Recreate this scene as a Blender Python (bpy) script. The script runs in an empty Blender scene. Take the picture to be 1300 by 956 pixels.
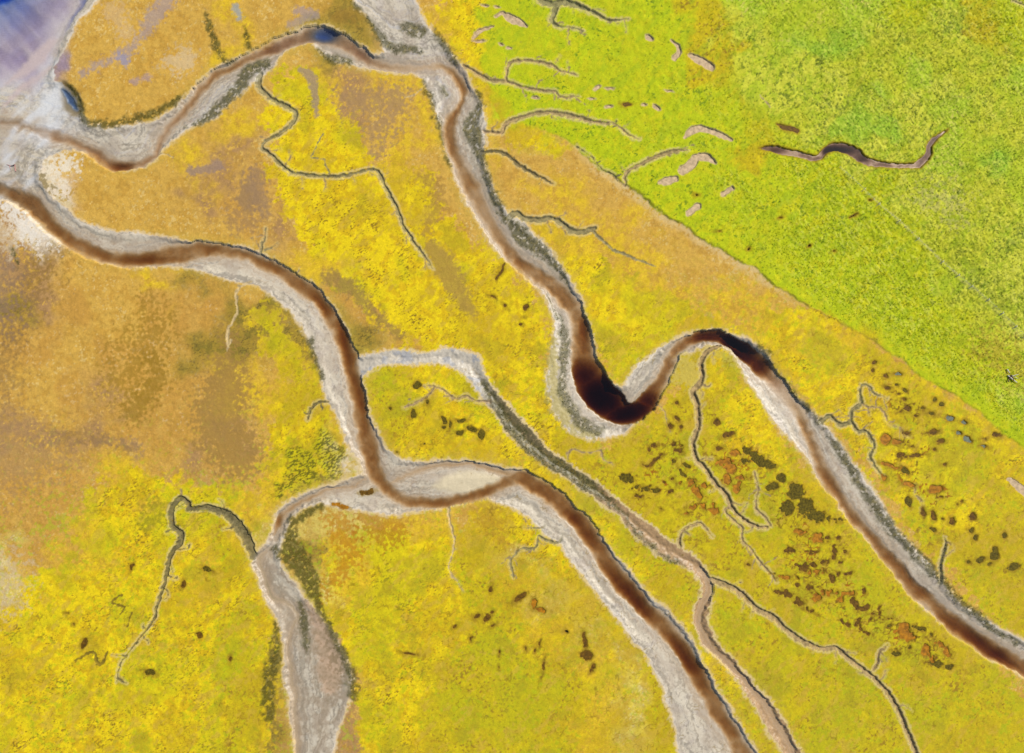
import bpy, math, random
import numpy as np

random.seed(7)
C = bpy.context.scene
COL = C.collection
S = 0.25                       # metres per traced unit
R = math.radians

# ---------------------------------------------------------------- camera, light, exposure
cam_d = bpy.data.cameras.new('camera'); cam = bpy.data.objects.new('camera', cam_d); COL.objects.link(cam)
cam_d.sensor_width = 36; cam_d.lens = 24; cam_d.clip_start = 1; cam_d.clip_end = 12000
cam.location = (0, 0, 1300*S/36*24); cam.rotation_euler = (0, 0, 0)
C.camera = cam
SUN_EL, SUN_AZ = R(47), R(36)          # azimuth measured counter-clockwise from +x
w = bpy.data.worlds.new('World'); C.world = w; w.use_nodes = True
nt = w.node_tree; nt.nodes.clear()
sky = nt.nodes.new('ShaderNodeTexSky'); sky.sky_type = 'NISHITA'; sky.sun_disc = False
sky.sun_elevation = SUN_EL; sky.sun_rotation = math.pi/2 - SUN_AZ
bg = nt.nodes.new('ShaderNodeBackground'); bg.inputs[1].default_value = 0.1
wo = nt.nodes.new('ShaderNodeOutputWorld')
nt.links.new(sky.outputs[0], bg.inputs[0]); nt.links.new(bg.outputs[0], wo.inputs[0])
sun_d = bpy.data.lights.new('sun', 'SUN'); sun = bpy.data.objects.new('sun', sun_d); COL.objects.link(sun)
sun_d.energy = 4.0; sun_d.angle = R(0.5); sun_d.color = (1.0, 0.95, 0.87)
sun.rotation_euler = (0, math.pi/2 - SUN_EL, SUN_AZ); sun.location = (300, 200, 300)
C.view_settings.view_transform = 'Standard'; C.view_settings.look = 'None'
C.view_settings.exposure = 1.07; C.view_settings.gamma = 1.0
ALB = 0.40                     # picture value -> base colour

# ---------------------------------------------------------------- grid and noise
X0, X1, Y0, Y1 = -130, 1430, -120, 1080
xs = np.arange(X0, X1+1, dtype=np.float32); ys = np.arange(Y0, Y1+1, dtype=np.float32)
GX, GY = np.meshgrid(xs, ys)
H, W = GX.shape
rng = np.random.default_rng(11)
TAB = rng.random((512, 512)).astype(np.float32)*2-1
def vn(x, y, seed=0):
    x = x + seed*37.7; y = y + seed*91.3
    xi = np.floor(x); yi = np.floor(y); fx = x-xi; fy = y-yi
    fx = fx*fx*fx*(fx*(fx*6-15)+10); fy = fy*fy*fy*(fy*(fy*6-15)+10)
    a = xi.astype(np.int32) & 511; b = yi.astype(np.int32) & 511
    a1 = (a+1) & 511; b1 = (b+1) & 511
    return (TAB[b, a]*(1-fx)+TAB[b, a1]*fx)*(1-fy)+(TAB[b1, a]*(1-fx)+TAB[b1, a1]*fx)*fy
def fbm(x, y, s, seed=0, octv=3, gain=.55, rot=.6, ax=1.0):
    out = 0; amp = 1; tot = 0; px = (x*math.cos(rot)+y*math.sin(rot))/s; py = (-x*math.sin(rot)+y*math.cos(rot))/(s*ax)
    for k in range(octv):
        out = out+amp*vn(px, py, seed+k*5); tot += amp; amp *= gain
        px, py = (px*.8-py*.6)*2.03, (px*.6+py*.8)*2.03
    return out/tot*1.5
def ss(a, b, x):
    t = np.clip((x-a)/(b-a), 0, 1); return t*t*(3-2*t)
def mix(a, b, t): return a+(b-a)*t

wx = fbm(GX, GY, 26, 1)*2.2+fbm(GX, GY, 6, 2, 2)*1.0
wy = fbm(GX, GY, 26, 3)*2.2+fbm(GX, GY, 6, 4, 2)*1.0
XW = GX+wx; YW = GY+wy
GX = GX.astype(np.float32); XF = GX+fbm(GX, GY, 5, 5, 2)*.9; YF = GY+fbm(GX, GY, 5, 6, 2)*.9

def win(x0, y0, x1, y1):
    a = max(0, int(x0-X0)); b = min(W, int(x1-X0)+2); c = max(0, int(y0-Y0)); d = min(H, int(y1-Y0)+2)
    return (slice(c, d), slice(a, b)) if b > a and d > c else None
def smooth_pts(p, n=4):
    p = np.array(p, float)
    if len(p) < 3: return p
    out = []
    q = np.vstack([2*p[0]-p[1], p, 2*p[-1]-p[-2]])
    for i in range(1, len(q)-2):
        for k in range(n):
            t = k/n; a, b, c, d = q[i-1:i+3]
            out.append(.5*(2*b+(c-a)*t+(2*a-5*b+4*c-d)*t*t+(3*b-a-3*c+d)*t**3))
    out.append(p[-1]); return np.array(out)
def ribbon(field, pts, pad=40, PX=None, PY=None, n=4):
    """min-union of a tapered tube (x,y,half width) into a distance field"""
    PX = XW if PX is None else PX; PY = YW if PY is None else PY
    p = smooth_pts(pts, n)
    for a, b in zip(p[:-1], p[1:]):
        m = pad+max(a[2], b[2])+3
        sl = win(min(a[0], b[0])-m, min(a[1], b[1])-m, max(a[0], b[0])+m, max(a[1], b[1])+m)
        if sl is None: continue
        x = PX[sl]; y = PY[sl]; dx, dy = b[0]-a[0], b[1]-a[1]; L = dx*dx+dy*dy+1e-6
        t = np.clip(((x-a[0])*dx+(y-a[1])*dy)/L, 0, 1)
        d = np.hypot(x-a[0]-t*dx, y-a[1]-t*dy)-(a[2]+(b[2]-a[2])*t)
        field[sl] = np.minimum(field[sl], d)
    return field
def blob(field, cx, cy, rx, ry, ang=0, PX=None, PY=None, pad=25):
    PX = XW if PX is None else PX; PY = YW if PY is None else PY
    m = max(rx, ry)+pad
    sl = win(cx-m, cy-m, cx+m, cy+m)
    if sl is None: return field
    x = PX[sl]-cx; y = PY[sl]-cy; c, s = math.cos(R(ang)), math.sin(R(ang))
    u = x*c+y*s; v = -x*s+y*c
    d = (np.sqrt((u/rx)**2+(v/ry)**2)-1)*min(rx, ry)
    field[sl] = np.minimum(field[sl], d); return field
def polygon(pts, pad=45):
    f = np.full((H, W), pad, np.float32)
    p = np.array(pts, float); q = np.roll(p, -1, 0)
    inside = np.zeros((H, W), bool)
    for (ax, ay), (bx, by) in zip(p, q):
        sl = win(min(ax, bx)-pad, min(ay, by)-pad, max(ax, bx)+pad, max(ay, by)+pad)
        if sl is not None:
            x = XW[sl]; y = YW[sl]; dx, dy = bx-ax, by-ay; L = dx*dx+dy*dy+1e-6
            t = np.clip(((x-ax)*dx+(y-ay)*dy)/L, 0, 1)
            f[sl] = np.minimum(f[sl], np.hypot(x-ax-t*dx, y-ay-t*dy))
        sl = win(X0-1, min(ay, by)-8, X1+1, max(ay, by)+8)
        if sl is not None and ay != by:
            x = XW[sl]; y = YW[sl]
            inside[sl] ^= ((ay > y) != (by > y)) & (x < (bx-ax)*(y-ay)/(by-ay)+ax)
    return np.where(inside, -f, f)
BIG = 60.0
def new(): return np.full((H, W), BIG, np.float32)
TX = dict(zip('1234', (0, 320, 640, 960))); TY = dict(zip('abcd', (0, 210, 420, 620)))
def Z(tile, s):
    """'x,y,w x,y,w ...' read off an enlarged tile"""
    ox, oy = TX[tile[0]], TY[tile[1]]; k = 1300/340
    return [(ox+v[0]/k, oy+v[1]/k, (v[2]/k if len(v) > 2 else 0)) for v in ([float(t) for t in q.split(',')] for q in s.split())]

# ---------------------------------------------------------------- traced valleys (bank to bank)
# two creeks joined with the tidal flat
VAL_B = [(-140,-140),(190,-140),(126,0),(105,21),(84,58),(69,86),(70,102),(78,104),(99,123),(105,141),(112,157),(131,163),(162,160),(194,154),(209,146),(227,131),(262,97),(285,78),(314,68),(340,60),(354,47),(383,35),(412,33),(432,38),(451,52),(469,68),(487,66),(482,52),(477,39),(466,21),(451,5),(440,-20),(425,-140),(505,-140),(518,-30),(527,0),(537,21),(547,39),(563,55),(576,73),(589,89),(597,110),(610,131),(618,157),(616,178),(612,199),(621,225),(632,252),(645,268),(666,283),(690,309),(708,333),(724,356),(735,377),(745,406),(752,435),(755,458),(760,472),(779,488),(789,493),(797,483),(807,462),(828,449),(849,436),(870,424),(901,419),(928,423),(954,431),(971,444),(984,472),(1004,496),(1025,517),(1044,535),(1057,553),(1075,577),(1096,603),(1114,629),(1127,651),(1148,683),(1177,712),(1198,743),(1221,766),(1248,785),(1274,800),(1300,813),(1360,842),(1450,885),
 (1450,955),(1360,905),(1300,861),(1261,836),(1235,819),(1206,798),(1177,774),(1151,746),(1127,714),(1099,683),(1072,649),(1052,620),(1038,603),(1020,577),(1004,556),(981,532),(963,503),(949,478),(930,451),(915,441),(899,438),(883,441),(865,451),(856,462),(847,485),(828,506),(813,530),(794,548),(768,557),(745,559),(721,548),(705,527),(695,498),(692,478),(700,450),(702,432),(703,409),(696,385),(684,364),(666,346),(650,334),(634,320),(615,296),(600,270),(584,239),(576,217),(568,194),(561,167),(553,139),(545,115),(537,98),(519,92),(487,89),(451,85),(425,78),(412,68),(396,52),(385,53),(372,58),(356,70),(346,84),(335,96),(324,102),(310,113),(295,126),(275,146),(243,162),(222,175),(199,196),(183,209),(157,217),(141,212),(128,199),(115,194),(89,191),(66,196),(54,208),(50,230),(62,246),
 (86,264),(105,281),(146,296),(194,298),(256,308),(301,311),(330,322),(359,338),(396,362),(425,390),(440,419),(447,451),(450,470),(461,485),(466,512),(477,548),(490,569),(511,583),(542,586),(568,582),(608,585),(634,590),(660,598),(690,615),(709,628),(728,644),(754,672),(775,698),(792,716),(805,735),(826,757),(846,774),(865,796),(886,824),(899,855),(925,895),(960,950),(1010,1100),
 (900,1100),(850,900),(839,866),(823,837),(802,808),(779,782),(752,745),(726,717),(711,691),(692,678),(674,657),(650,643),(620,632),(608,634),(568,642),(542,647),(508,653),(482,651),(451,647),(430,644),(406,638),(380,646),(366,659),(358,680),(352,705),(366,728),(385,756),(406,782),(427,808),(440,837),(448,860),(442,890),(428,930),(418,980),(425,1100),(385,1100),(378,980),(368,900),(359,845),(359,824),(356,803),(351,782),(342,766),(328,743),(320,715),(325,705),(336,692),(341,680),(346,665),(353,648),(372,632),(398,619),(425,613),(462,603),(456,585),(443,566),(430,538),(417,509),(409,485),(402,458),(389,427),(372,398),(346,377),(322,361),(295,357),(261,344),(230,338),(170,337),(136,333),(105,320),(65,294),(50,277),(36,268),(0,252),(-140,230)]
VAL_M = [(446,456),(466,449),(500,445),(542,449),(560,442),(589,444),(608,455),(618,478),(634,504),(660,531),(676,550),(697,572),(726,590),(760,616),(792,643),(810,656),(839,678),(857,691),(875,701),(891,714),(905,738),(902,766),(896,787),(904,808),(925,832),(943,853),(956,866),(985,900),(1040,1000),
 (1020,1000),(960,900),(938,866),(915,840),(891,815),(881,792),(881,774),(890,759),(893,743),(878,725),(857,714),(834,702),(807,679),(781,653),(755,634),(726,611),(690,588),(661,567),(645,548),(629,525),(610,504),(597,483),(576,467),(550,460),(524,463),(482,463),(466,473),(456,484),(444,470)]
jag = fbm(GX, GY, 3.6, 17, 2)*1.1
sB = polygon(VAL_B)+jag; sM = polygon(VAL_M)+jag*1.3
sV = np.minimum(sB, sM)

# meadow terrace
SC = [(560,-140),(575,0),(592,50),(622,110),(660,150),(713,173),(732,188),(747,199),(763,214),(779,222),(792,235),(818,250),(841,270),(865,283),(888,302),(915,315),(935,330),(959,343),(981,360),(1004,375),(1038,393),(1072,411),(1106,431),(1127,447),(1148,458),(1169,478),(1219,504),(1248,525),(1269,546),(1300,569),(1450,650)]
sS = polygon(SC+[(1450,-140)])          # negative on the meadow

# ---------------------------------------------------------------- water threads
TH_A = [(-140,200,10),(-60,222,10),(0,238,9),(20,250,10),(42,262,10),(65,286,9),(92,307,9),(118,320,8.5),(144,327,7.5),(170,329,8),(196,325,9),(214,322,11),(235,320,11),(261,316,8),(288,317,7),(314,325,7.5),(337,336,8),(356,345,8),(372,356,9),(398,376,9.5),(417,398,10),(430,423,10),(440,452,9.5),(447,480,9.5),(454,506,10),(458,532,11),(464,559,12),(472,584,11),(478,603,10),(488,619,9),(504,630,8),(524,637,7),(555,638,6.5),(582,634,6),(608,628,6),(634,615,7),(657,608,9),(683,620,10),(709,638,10.5),(734,663,11),(754,688,11),(768,713,11),(784,736,11),(805,759,11),(826,780,9.5),(849,802,10),(865,823,10),(881,848,10.5),(892,870,11),(915,910,11),(950,970,11),(1000,1090,11)]
TH_A2 = [(492,616,2),(508,608,2.5),(524,600,3),(545,592,3.2),(571,589,3.5),(602,590,4),(623,595,4.5),(642,602,6),(657,608,8)]
TH_B = [(-140,150,7),(-60,150,7),(0,155,6.5),(39,162,6),(65,170,6.5),(92,180,6.5),(118,193,6),(136,206,5.5),(154,211,5),(178,206,4),(194,194,5),(203,178,5),(217,157,5.5),(235,136,5.5),(256,112,5.5),(277,94,5.5),(301,80,6),(325,70,6),(346,60,7),(372,48,8),(398,43,9),(415,44,9.5),(432,50,9),(451,63,8),(466,75,7),(490,82,5),(524,85,4.5),(555,82,4.5),(574,89,5),(584,105,5.5),(587,126,5.5),(577,144,6.5),(569,162,7.5),(573,183,8.5),(583,209,9),(595,232,9.5),(610,262,9),(623,286,8.5),(640,309,8.5),(657,328,9),(679,347,9),(701,363,10),(718,380,10),(731,400,9.5),(738,424,11),(740,445,13),(743,465,16),(752,488,20),(768,508,19),(788,523,14.5),(806,523,12),(822,510,10),(834,492,8),(843,474,6),(852,455,5),(866,437,6),(888,428,6.5),(912,428,7),(933,437,8),(951,450,9.5),(967,464,8.5),(984,485,7),(1004,508,6),(1018,530,6),(1028,552,6),(1036,574,6.5),(1047,599,7.5),(1062,624,8),(1080,650,8),(1091,665,8),(1117,693,8.5),(1143,725,8.5),(1169,754,9),(1195,778,9.5),(1221,800,9.5),(1248,819,9.5),(1274,834,10),(1300,849,11),(1380,893,11),(1450,930,11)]
TH_D = [(464,610,2.5),(446,618,3),(420,619,3),(404,625,4),(390,632,4.5),(372,642,4.5),(357,656,4.5),(350,668,4.5),(346,680,2.5)]
TH_D2 = [(336,702,2.5),(329,716,3.5),(336,738,4),(347,759,4.5),(362,766,3.5),(374,776,3.2),(376,790,3.2),(367,805,3),(364,824,3),(367,845,3),(371,868,3),(374,900,3),(385,1090,4)]
TH_M = [(890,722,3),(900,735,4),(901,752,5),(893,768,4),(888,790,4.5),(897,815,4.5),(920,841,4),(945,864,4),(975,900,4),(1030,1000,4)]
st = {k: ribbon(new(), v, 55) for k, v in dict(A=TH_A, A2=TH_A2, B=TH_B, D=TH_D, D2=TH_D2, M=TH_M).items()}
bar_cut = new(); ribbon(bar_cut, Z('2c', '880,755,12 960,742,48 1080,738,58 1150,725,38 1200,708,6'))
# threads in the tidal flat: shallow sea, sky reflection put into its violet tint
sea = polygon([(-140,-140),(118,-140),(106,0),(82,44),(66,80),(52,104),(38,122),(10,112),(-140,150)])
sea_deep = new(); ribbon(sea_deep, [(118,-60,10),(106,0,9),(93,24,7),(80,55,5),(68,82,4),(50,108,3),(34,132,2)])
ribbon(sea_deep, [(-140,80,14),(-60,0,14),(0,-10,15),(14,-40,14)])
sea_bar = new(); ribbon(sea_bar, Z('1a', '20,400,10 150,300,36 230,215,30 265,180,10')); ribbon(sea_bar, Z('1a','10,500,12 120,400,18 240,320,8'))
LAG = new(); ribbon(LAG, Z('1a', '300,432,10 325,465,19 345,495,21 368,528,9'), PX=XF, PY=YF)

wob = fbm(GX, GY, 34, 15, 2)*1.8+fbm(GX, GY, 12, 16, 2)*.8
for k in 'AB': st[k] = st[k]-1.6+wob
st['A2'] -= .8
stA = np.minimum(st['A'], st['A2']); stT = np.minimum.reduce([stA, st['B'], st['D'], st['D2'], st['M']])

# ---------------------------------------------------------------- small gullies   (points, depth, tone)
G = []
def gully(t, s, dep=.55, tone=0): G.append((Z(t, s), dep, tone))
def gp(pts, dep=.55, tone=0): G.append((pts, dep, tone))
gp([(331,94,4),(328,102,5),(330,112,4.5),(346,126,4),(367,136,4),(376,146,3.8),(370,157,3.5),(354,170,3.2),(336,180,3),(332,187,3),(344,196,3),(367,217,3),(393,222,3),(425,224,3),(451,220,3),(466,216,3),(480,218,3),(487,233,3),(495,248,3),(503,262,3),(513,288,2.8),(529,312,2.3),(542,330,1.6),(550,342,.6)], .6, 1)
gully('2a', '380,850,4 355,800,4 350,770,4 290,770,4 300,740,3 320,690,5 345,650,4', .3, 1)
gp([(322,708,6),(314,686,8),(306,672,8),(298,662,8),(285,651,6.5),(264,644,5),(243,646,4.5),(237,638,4.5),(230,633,4.5),(221,640,4.5),(217,654,4.5),(220,670,4.5),(229,676,4.8),(229,688,4.5),(218,702,3.8),(213,719,3.5),(208,743,2.6),(199,769,2.2),(196,785,2.2),(183,803,1.8),(167,824,1.4),(152,845,1),(148,866,.5)], .8, 2)
gully('1d', '880,0,4 882,30,7', .3, 0); gully('1d', '805,215,5 840,195,8', .4, 2)
gp([(588,83,3),(608,94,3),(623,102,3),(642,103,3),(666,111,3),(687,115,2.5),(703,116,2),(713,123,2),(734,123,1.6)], .5, 0)
gp([(642,102,3),(645,84,3),(656,77,2.5),(682,78,2.5),(703,84,2.5),(711,90,2),(718,92,2),(732,95,1.3)], .5, 0)
gully('3a', '265,340,4 240,320,5 270,275,3', .4, 0); gully('3a', '310,350,5 310,300,4', .4)
gp([(614,167,3),(636,168,3),(643,157,3.5),(661,149,3.5),(687,143,3.5),(708,144,4),(732,149,4),(755,155,3),(776,157,1.5),(786,162,2),(800,173,2),(812,177,.6)], .55, 0)
gp([(608,194,3),(631,192,3),(647,199,3),(656,207,3),(671,217,3),(687,225,3),(703,233,1.3)], .5, 2)
gp([(645,280,5),(650,272,5),(658,271,4.5),(666,277,4.5),(682,279,4.5),(700,277,4.2),(711,282,4.2),(724,292,4.2),(739,294,4.5),(755,290,4)], .6, 1)
gp([(752,293,2.5),(758,299,2.5),(771,311,2.2),(786,320,2.2),(810,330,2),(833,338,1)], .25, 1)
gp([(793,236,2.2),(796,218,2.8),(813,209,3.4),(828,201,3.6),(844,195,3.6),(858,192,3),(872,191,1.5)], .55, 0)
gp([(660,-40,6),(675,-12,6),(690,2,5.5),(703,5,5.5),(718,3,5.5),(737,9,4),(758,18,3.2),(773,26,2.4),(797,25,1)], .6, 1)
gp([(705,6,5),(704,16,4),(700,25,4),(709,33,2.4),(724,35,1.5),(740,40,1)], .55, 1)
gp([(913,439,3),(900,445,4),(893,453,4),(890,465,4),(892,478,4),(888,488,5.5),(880,497,5),(885,512,4),(887,530,3.6),(886,545,3.6),(880,562,3.8),(884,582,4),(895,594,4),(908,613,4),(922,628,4),(930,645,3.5),(945,660,3.2),(960,668,3),(974,670,2.4)], .75, 0)
gp([(926,643,2.5),(921,650,2.5),(930,660,2.2),(942,670,2.4),(942,684,2),(955,700,2),(966,715,2.4),(978,728,2.4),(985,738,2)], .5, 0)
gully('3c', '1215,690,6 1232,770,6 1220,860,8 1265,900,8 1290,945,8', .5); gully('3c','1235,775,3 1290,800,3', .3)
gp([(904,736,5),(915,740,5),(933,748,4.5),(949,761,4.5),(962,774,4.5),(981,783,4.5),(999,800,4.5),(1023,816,4.2),(1044,824,3.6),(1062,823,4),(1075,834,4),(1101,854,4),(1115,866,4),(1140,900,4),(1180,1000,4)], .7, 0)
gully('4d', '570,880,10 590,850,10 597,800,9 640,755,4 ', .6); 
gully('3d', '855,280,12 852,240,10 865,210,9 900,185,9 955,170,9 990,210,4 1015,240,2', .65)
gully('3c', '310,640,5 312,590,6 340,575,5 400,592,5 470,580,6 475,615,7 530,650,3', .35)
gully('3c', '720,350,6 770,380,6 785,430,5 810,490,4', .35)
gp([(1042,536,4.5),(1052,529,3.8),(1058,531,3.4),(1067,539,3.4),(1080,535,3.4),(1081,521,3.2),(1093,512,2.8),(1092,498,2.3),(1095,489,2.2),(1104,491,1.8),(1110,500,1.5),(1127,506,.8)], .55, 1)
gp([(1080,534,3.4),(1088,546,3.2),(1101,549,2.5),(1110,566,2.5),(1105,580,2.2),(1112,593,2),(1122,606,1.6)], .55, 1)
gully('4c', '510,355,7 540,375,5 550,405,3 ', .4); gully('4c', '530,370,6 600,375,6 630,420,8 640,450,4 700,470,3 715,500,7 750,515,4', .4)
gully('4c', '770,750,6 775,790,5 805,830,5 800,880,4', .4)
gp([(1190,750,4),(1195,735,3.4),(1194,717,3.2),(1198,702,3.2),(1201,690,2.4),(1199,682,1)], .7, 1)
gully('4d','925,262,8 950,272,3', .4)
gully('2c', '1150,345,12 1085,342,7 1040,315,9 985,330,7 930,290,7 880,270,6 830,270,4', .5); gully('2c', '985,330,5 940,350,3', .3); gully('2c','740,375,8 800,345,9 850,320,7 880,280,5', .4)
gully('2c', '370,343,7 320,350,9 285,378,9 268,430,6', .5, 2)
gully('2d', '957,85,8 955,150,9 975,215,8 980,290,7 955,390,6 1000,460,4 1025,500,2', .35, 3)
gully('3d', '375,235,6 300,237,8 292,218,7 262,262,10 195,250,10 165,237,8 150,290,8 85,292,8 55,320,8 30,360,8 45,430,8', .45, 1)
gully('3d', '270,150,7 215,155,8 190,190,7 100,192,3', .4, 1)
gully('1b', '1215,565,10 1160,590,10 1145,650,9 1150,720,9 1110,790,9 1105,850,12 1110,880,6', .25, 3)
gully('1a', '765,745,7 800,748,5 840,765,2', .3, 3); gully('2a', '840,410,4 790,460,5 745,472,4', .3, 3)
gully('2b', '40,440,8 45,400,9 60,350,6 70,300,3', .5, 1); gully('2b', '60,415,8 95,400,6 120,380,3', .4, 1); gully('2b', '100,410,3 140,415,1', .3)
gully('1b', '650,480,6 655,500,3', .3); gully('2b','215,520,5 228,500,2', .3,3)
gully('1b', '1120,850,8 1100,900,4', .1, 3)
# dark cracks on the brown ground and gullies at the scarp
gully('3a', '350,712,3 410,750,4 470,815,4 530,850,6 545,875,3', .5, 2); gully('3a','545,590,6 548,620,4', .4, 2)
gully('4a', '15,460,2 70,530,3', .2, 3); gully('4a','1245,0,5 1310,28,6', .6, 2)
gully('1d', '590,515,9 545,545,9 555,562,8 605,578,8 578,612,6', .2, 4); gully('1d', '370,835,9 450,795,9 470,842,14 495,850,12 522,790,5', .2, 4)
gully('1d', '640,600,4 620,665,5', .2, 4)
rs = random.Random(5)
for p, dep, tone in list(G):
    if dep < .38 or tone == 3: continue
    for (x0, y0, w0), (x1, y1, w1) in zip(p[:-1], p[1:]):
        L = math.hypot(x1-x0, y1-y0)
        if rs.random() > L/26: continue
        t = rs.random(); x, y = x0+(x1-x0)*t, y0+(y1-y0)*t; a = math.atan2(y1-y0, x1-x0)+rs.choice((-1, 1))*rs.uniform(.6, 1.5)
        q = [(x, y, 1.5)]; n = rs.randint(3, 6); turn = rs.uniform(-.25, .25)
        for k in range(n):
            a += turn+rs.uniform(-.5, .5); x += math.cos(a)*rs.uniform(2.2, 4.5); y += math.sin(a)*rs.uniform(2.2, 4.5); q.append((x, y, 1.4*(1-(k+1)/n)+.25))
        G.append((q, dep*.6, tone if tone != 1 else 0))
sG = new(); gdep = np.zeros((H, W), np.float32); gtone = np.zeros((H, W), np.int8)
SCR = new()
def scratch(xs_, ys_, m, fn):
    """run fn on the shared scratch field, return the touched window"""
    sl = win(min(xs_)-m, min(ys_)-m, max(xs_)+m, max(ys_)+m)
    if sl is None: return None
    SCR[sl] = BIG; fn(SCR); return sl
for p, dep, tone in G:
    p = [(x, y, max(.55, v*.82)) for x, y, v in p]
    sl = scratch([q[0] for q in p], [q[1] for q in p], 34, lambda f: ribbon(f, p, 12, XF, YF))
    if sl is None: continue
    f = SCR[sl]; near = (f < sG[sl]) & (f < 12)
    gdep[sl][near] = dep; gtone[sl][near] = tone; sG[sl] = np.minimum(sG[sl], f)

# ---------------------------------------------------------------- pans and pools   (shape, kind, cluster, own label)
# kinds: m pink dry mud, d dark brown, r orange brown water, o olive weed, b blue grey water, h small black hole, w tea dark water
PANS = []
def pe(t, s, kind, cl):
    for q in s.split():
        v = [float(a) for a in q.split(',')]
        k = 1300/340; rx = v[2]/k; ry = (v[3] if len(v) > 3 else v[2])/k; an = v[4] if len(v) > 4 else 0
        PANS.append(dict(e=(TX[t[0]]+v[0]/k, TY[t[1]]+v[1]/k, max(rx, .9), max(ry, .9), an), kind=kind, cl=cl))
def pr(pts, kind, cl, label=None): PANS.append(dict(r=pts, kind=kind, cl=cl, label=label))
def pl(x, y, rx, ry, an, kind, label): PANS.append(dict(e=(x, y, rx, ry, an), kind=kind, cl='meadow', label=label))
M_ = 'meadow'
pl(824,49,6.5,4,35,'m','small pear-shaped bare mud pan alone near the top of the green meadow')
pr([(852,52,1.5),(861,60,3),(861,68,3.5),(856,74,4)],'m',M_,'hooked boomerang-shaped mud pan beside the long smooth lozenge pan')
pr([(876,71,3.5),(888,77,5.5),(903,86,5)],'m',M_,'long smooth pale lozenge-shaped mud pan, the plainest on the upper meadow')
pl(758,112,6,3.2,-30,'m','left mud pan of the touching pair above the row of small pans')
pl(773,112.5,7,2.3,5,'m','right, flatter mud pan of the touching pair above the row of small pans')
pl(849,116,7,1.8,10,'m','slim isolated mud pan right of the row of small pans')
pl(679,124,6,2.6,0,'m','small pink pan just under the forked gully of the upper meadow')
pl(751,126,5.5,2,5,'m','faint pink pan at the end of the forked gully')
pl(773,135.5,6,2.4,-8,'m','leftmost pan of the row of four on the upper meadow')
pl(795,133,6.5,3,5,'d','brownest pan, second from the left in the row of four')
pl(818,133,4.5,2.3,0,'m','smallest pan, third from the left in the row of four')
pl(833,137,6.5,3,40,'m','rightmost, tilted pan of the row of four on the upper meadow')
pr([(870,174,3),(877,167,5),(886,163.5,5),(900,166,4),(914,171.5,4),(928,178,2.5)],'m',M_,'long bent boomerang pan of pale mud right of the arched gully')
pr([(866,217,6),(877,209,6.5),(885,200,5.5),(897,200,5),(908,208,2)],'m',M_,'broad boot-shaped pan of pale mud, the largest on the meadow')
pr([(838,232,3.5),(848,230,5),(858,227,3.5)],'m',M_,'oval pale mud pan just below the boot-shaped pan')
pr([(917,247,3.5),(929,240,3.2)],'m',M_,'small kidney-shaped mud pan right of the oval pan')
pr([(873,271,4),(886,262,4.5)],'m',M_,'short thick mud pan near the scarp, lowest of the pale pans')
pr([(629,21,2),(638,17,3),(648,23,5.5),(657,27,5),(669,33,1.5)],'m',M_,'ragged bright pink mud pan at the top left of the meadow')
pl(615,7,6,2.2,5,'m','narrow mud pan at the top edge, left of its smaller neighbour')
pl(631,9,5,2,10,'m','tiny mud pan at the top edge, right of its larger neighbour')
pr([(600,48,2),(608,40,3),(626,33,1.6)],'m',M_,'slanting curved mud pan on the upper left meadow')
pl(608,52,10,2,0,'m','flat strip of pale mud under the slanting curved pan')
pl(636,56,4.5,1.8,15,'m','upper of two tiny pans left of the looped gully')
pl(646,61,4.5,2,5,'m','lower of two tiny pans left of the looped gully')
pr([(987,158,1.5),(997,162,3.2),(1012,167,2.4)],'d',M_,'dark narrow pan above the serpentine pool')
pr([(965,188,1),(976,188,4),(991,191,5),(1012,195,4.3),(1036,201,4),(1046,193,4.8),(1057,187,5.5),(1072,188,6.2),(1086,194,7),(1099,204,5.5),(1122,209,4),(1148,210.5,3.2),(1165,209,4.8),(1178,197,4.6),(1180,185,4),(1188,175,3),(1203,165,.8)],'w',M_,'long serpentine pool of dark purple-brown water on the green meadow')
pl(990,277,3.4,1.5,-8,'h','small dark slot in the meadow furthest left below the serpentine pool')
pl(1027,312,3,2,-30,'h','small black hole with a grassy runnel below it on the meadow')
pl(1059,318.5,2,1.6,0,'h','tiny round black hole in the middle of the meadow')
pr([(1079,276,1.6),(1083,274,1.8),(1088,271.5,.8)],'h',M_,'dark purple streak of a hole left of the fence')
pl(1104,254,2,1.6,0,'h','tiny dark hole at the upper end of the fence')
pl(884,248,3,1.8,0,'h','dark hole right of the short thick mud pan')
pl(950,316,2.6,1.8,-20,'h','lower right of two small dark holes near the scarp')
pl(912,294,2.6,1.3,0,'h','upper left of two small dark holes near the scarp')
pr([(1281,608,2.5),(1291,616,4.5),(1308,630,5)],'m',M_,'pale pink bare pan cut by the right edge of the picture')
pe('4c', '572,155,14,11 567,192,9 630,222,15,11 640,275,26,12,30 690,305,13,8 715,333,20,9,15 733,375,20,16,30 700,392,16,6,-10 775,412,10,8,30 1172,505,25,13,10 895,535,22,13,-8 860,492,30,16,-10 732,497,22,11,20 758,562,12,7 863,573,11,6 912,648,14,7,10 893,805,13,10 1000,828,9 978,845,8 775,605,48,10,-8 700,605,20,15,20 950,930,18,22,0 1050,905,17,24,15 905,912,7 815,885,16,26,-10 860,895,12,28,-15', 'd', 'strip')
pe('4c', '805,378,18,8,0 852,403,28,10,10 870,335,14,12 902,360,14,12 682,262,9,7 725,292,14,10,30 740,830,16,25,-15 725,680,32,15,30', 'o', 'strip')
pe('4c', '685,210,22,9,-10 945,425,26,15,15 1010,443,18,11,10 985,497,20,10,10 1025,525,28,14,30 1102,525,14,6 1102,560,24,9,15', 'b', 'strip')
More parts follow.
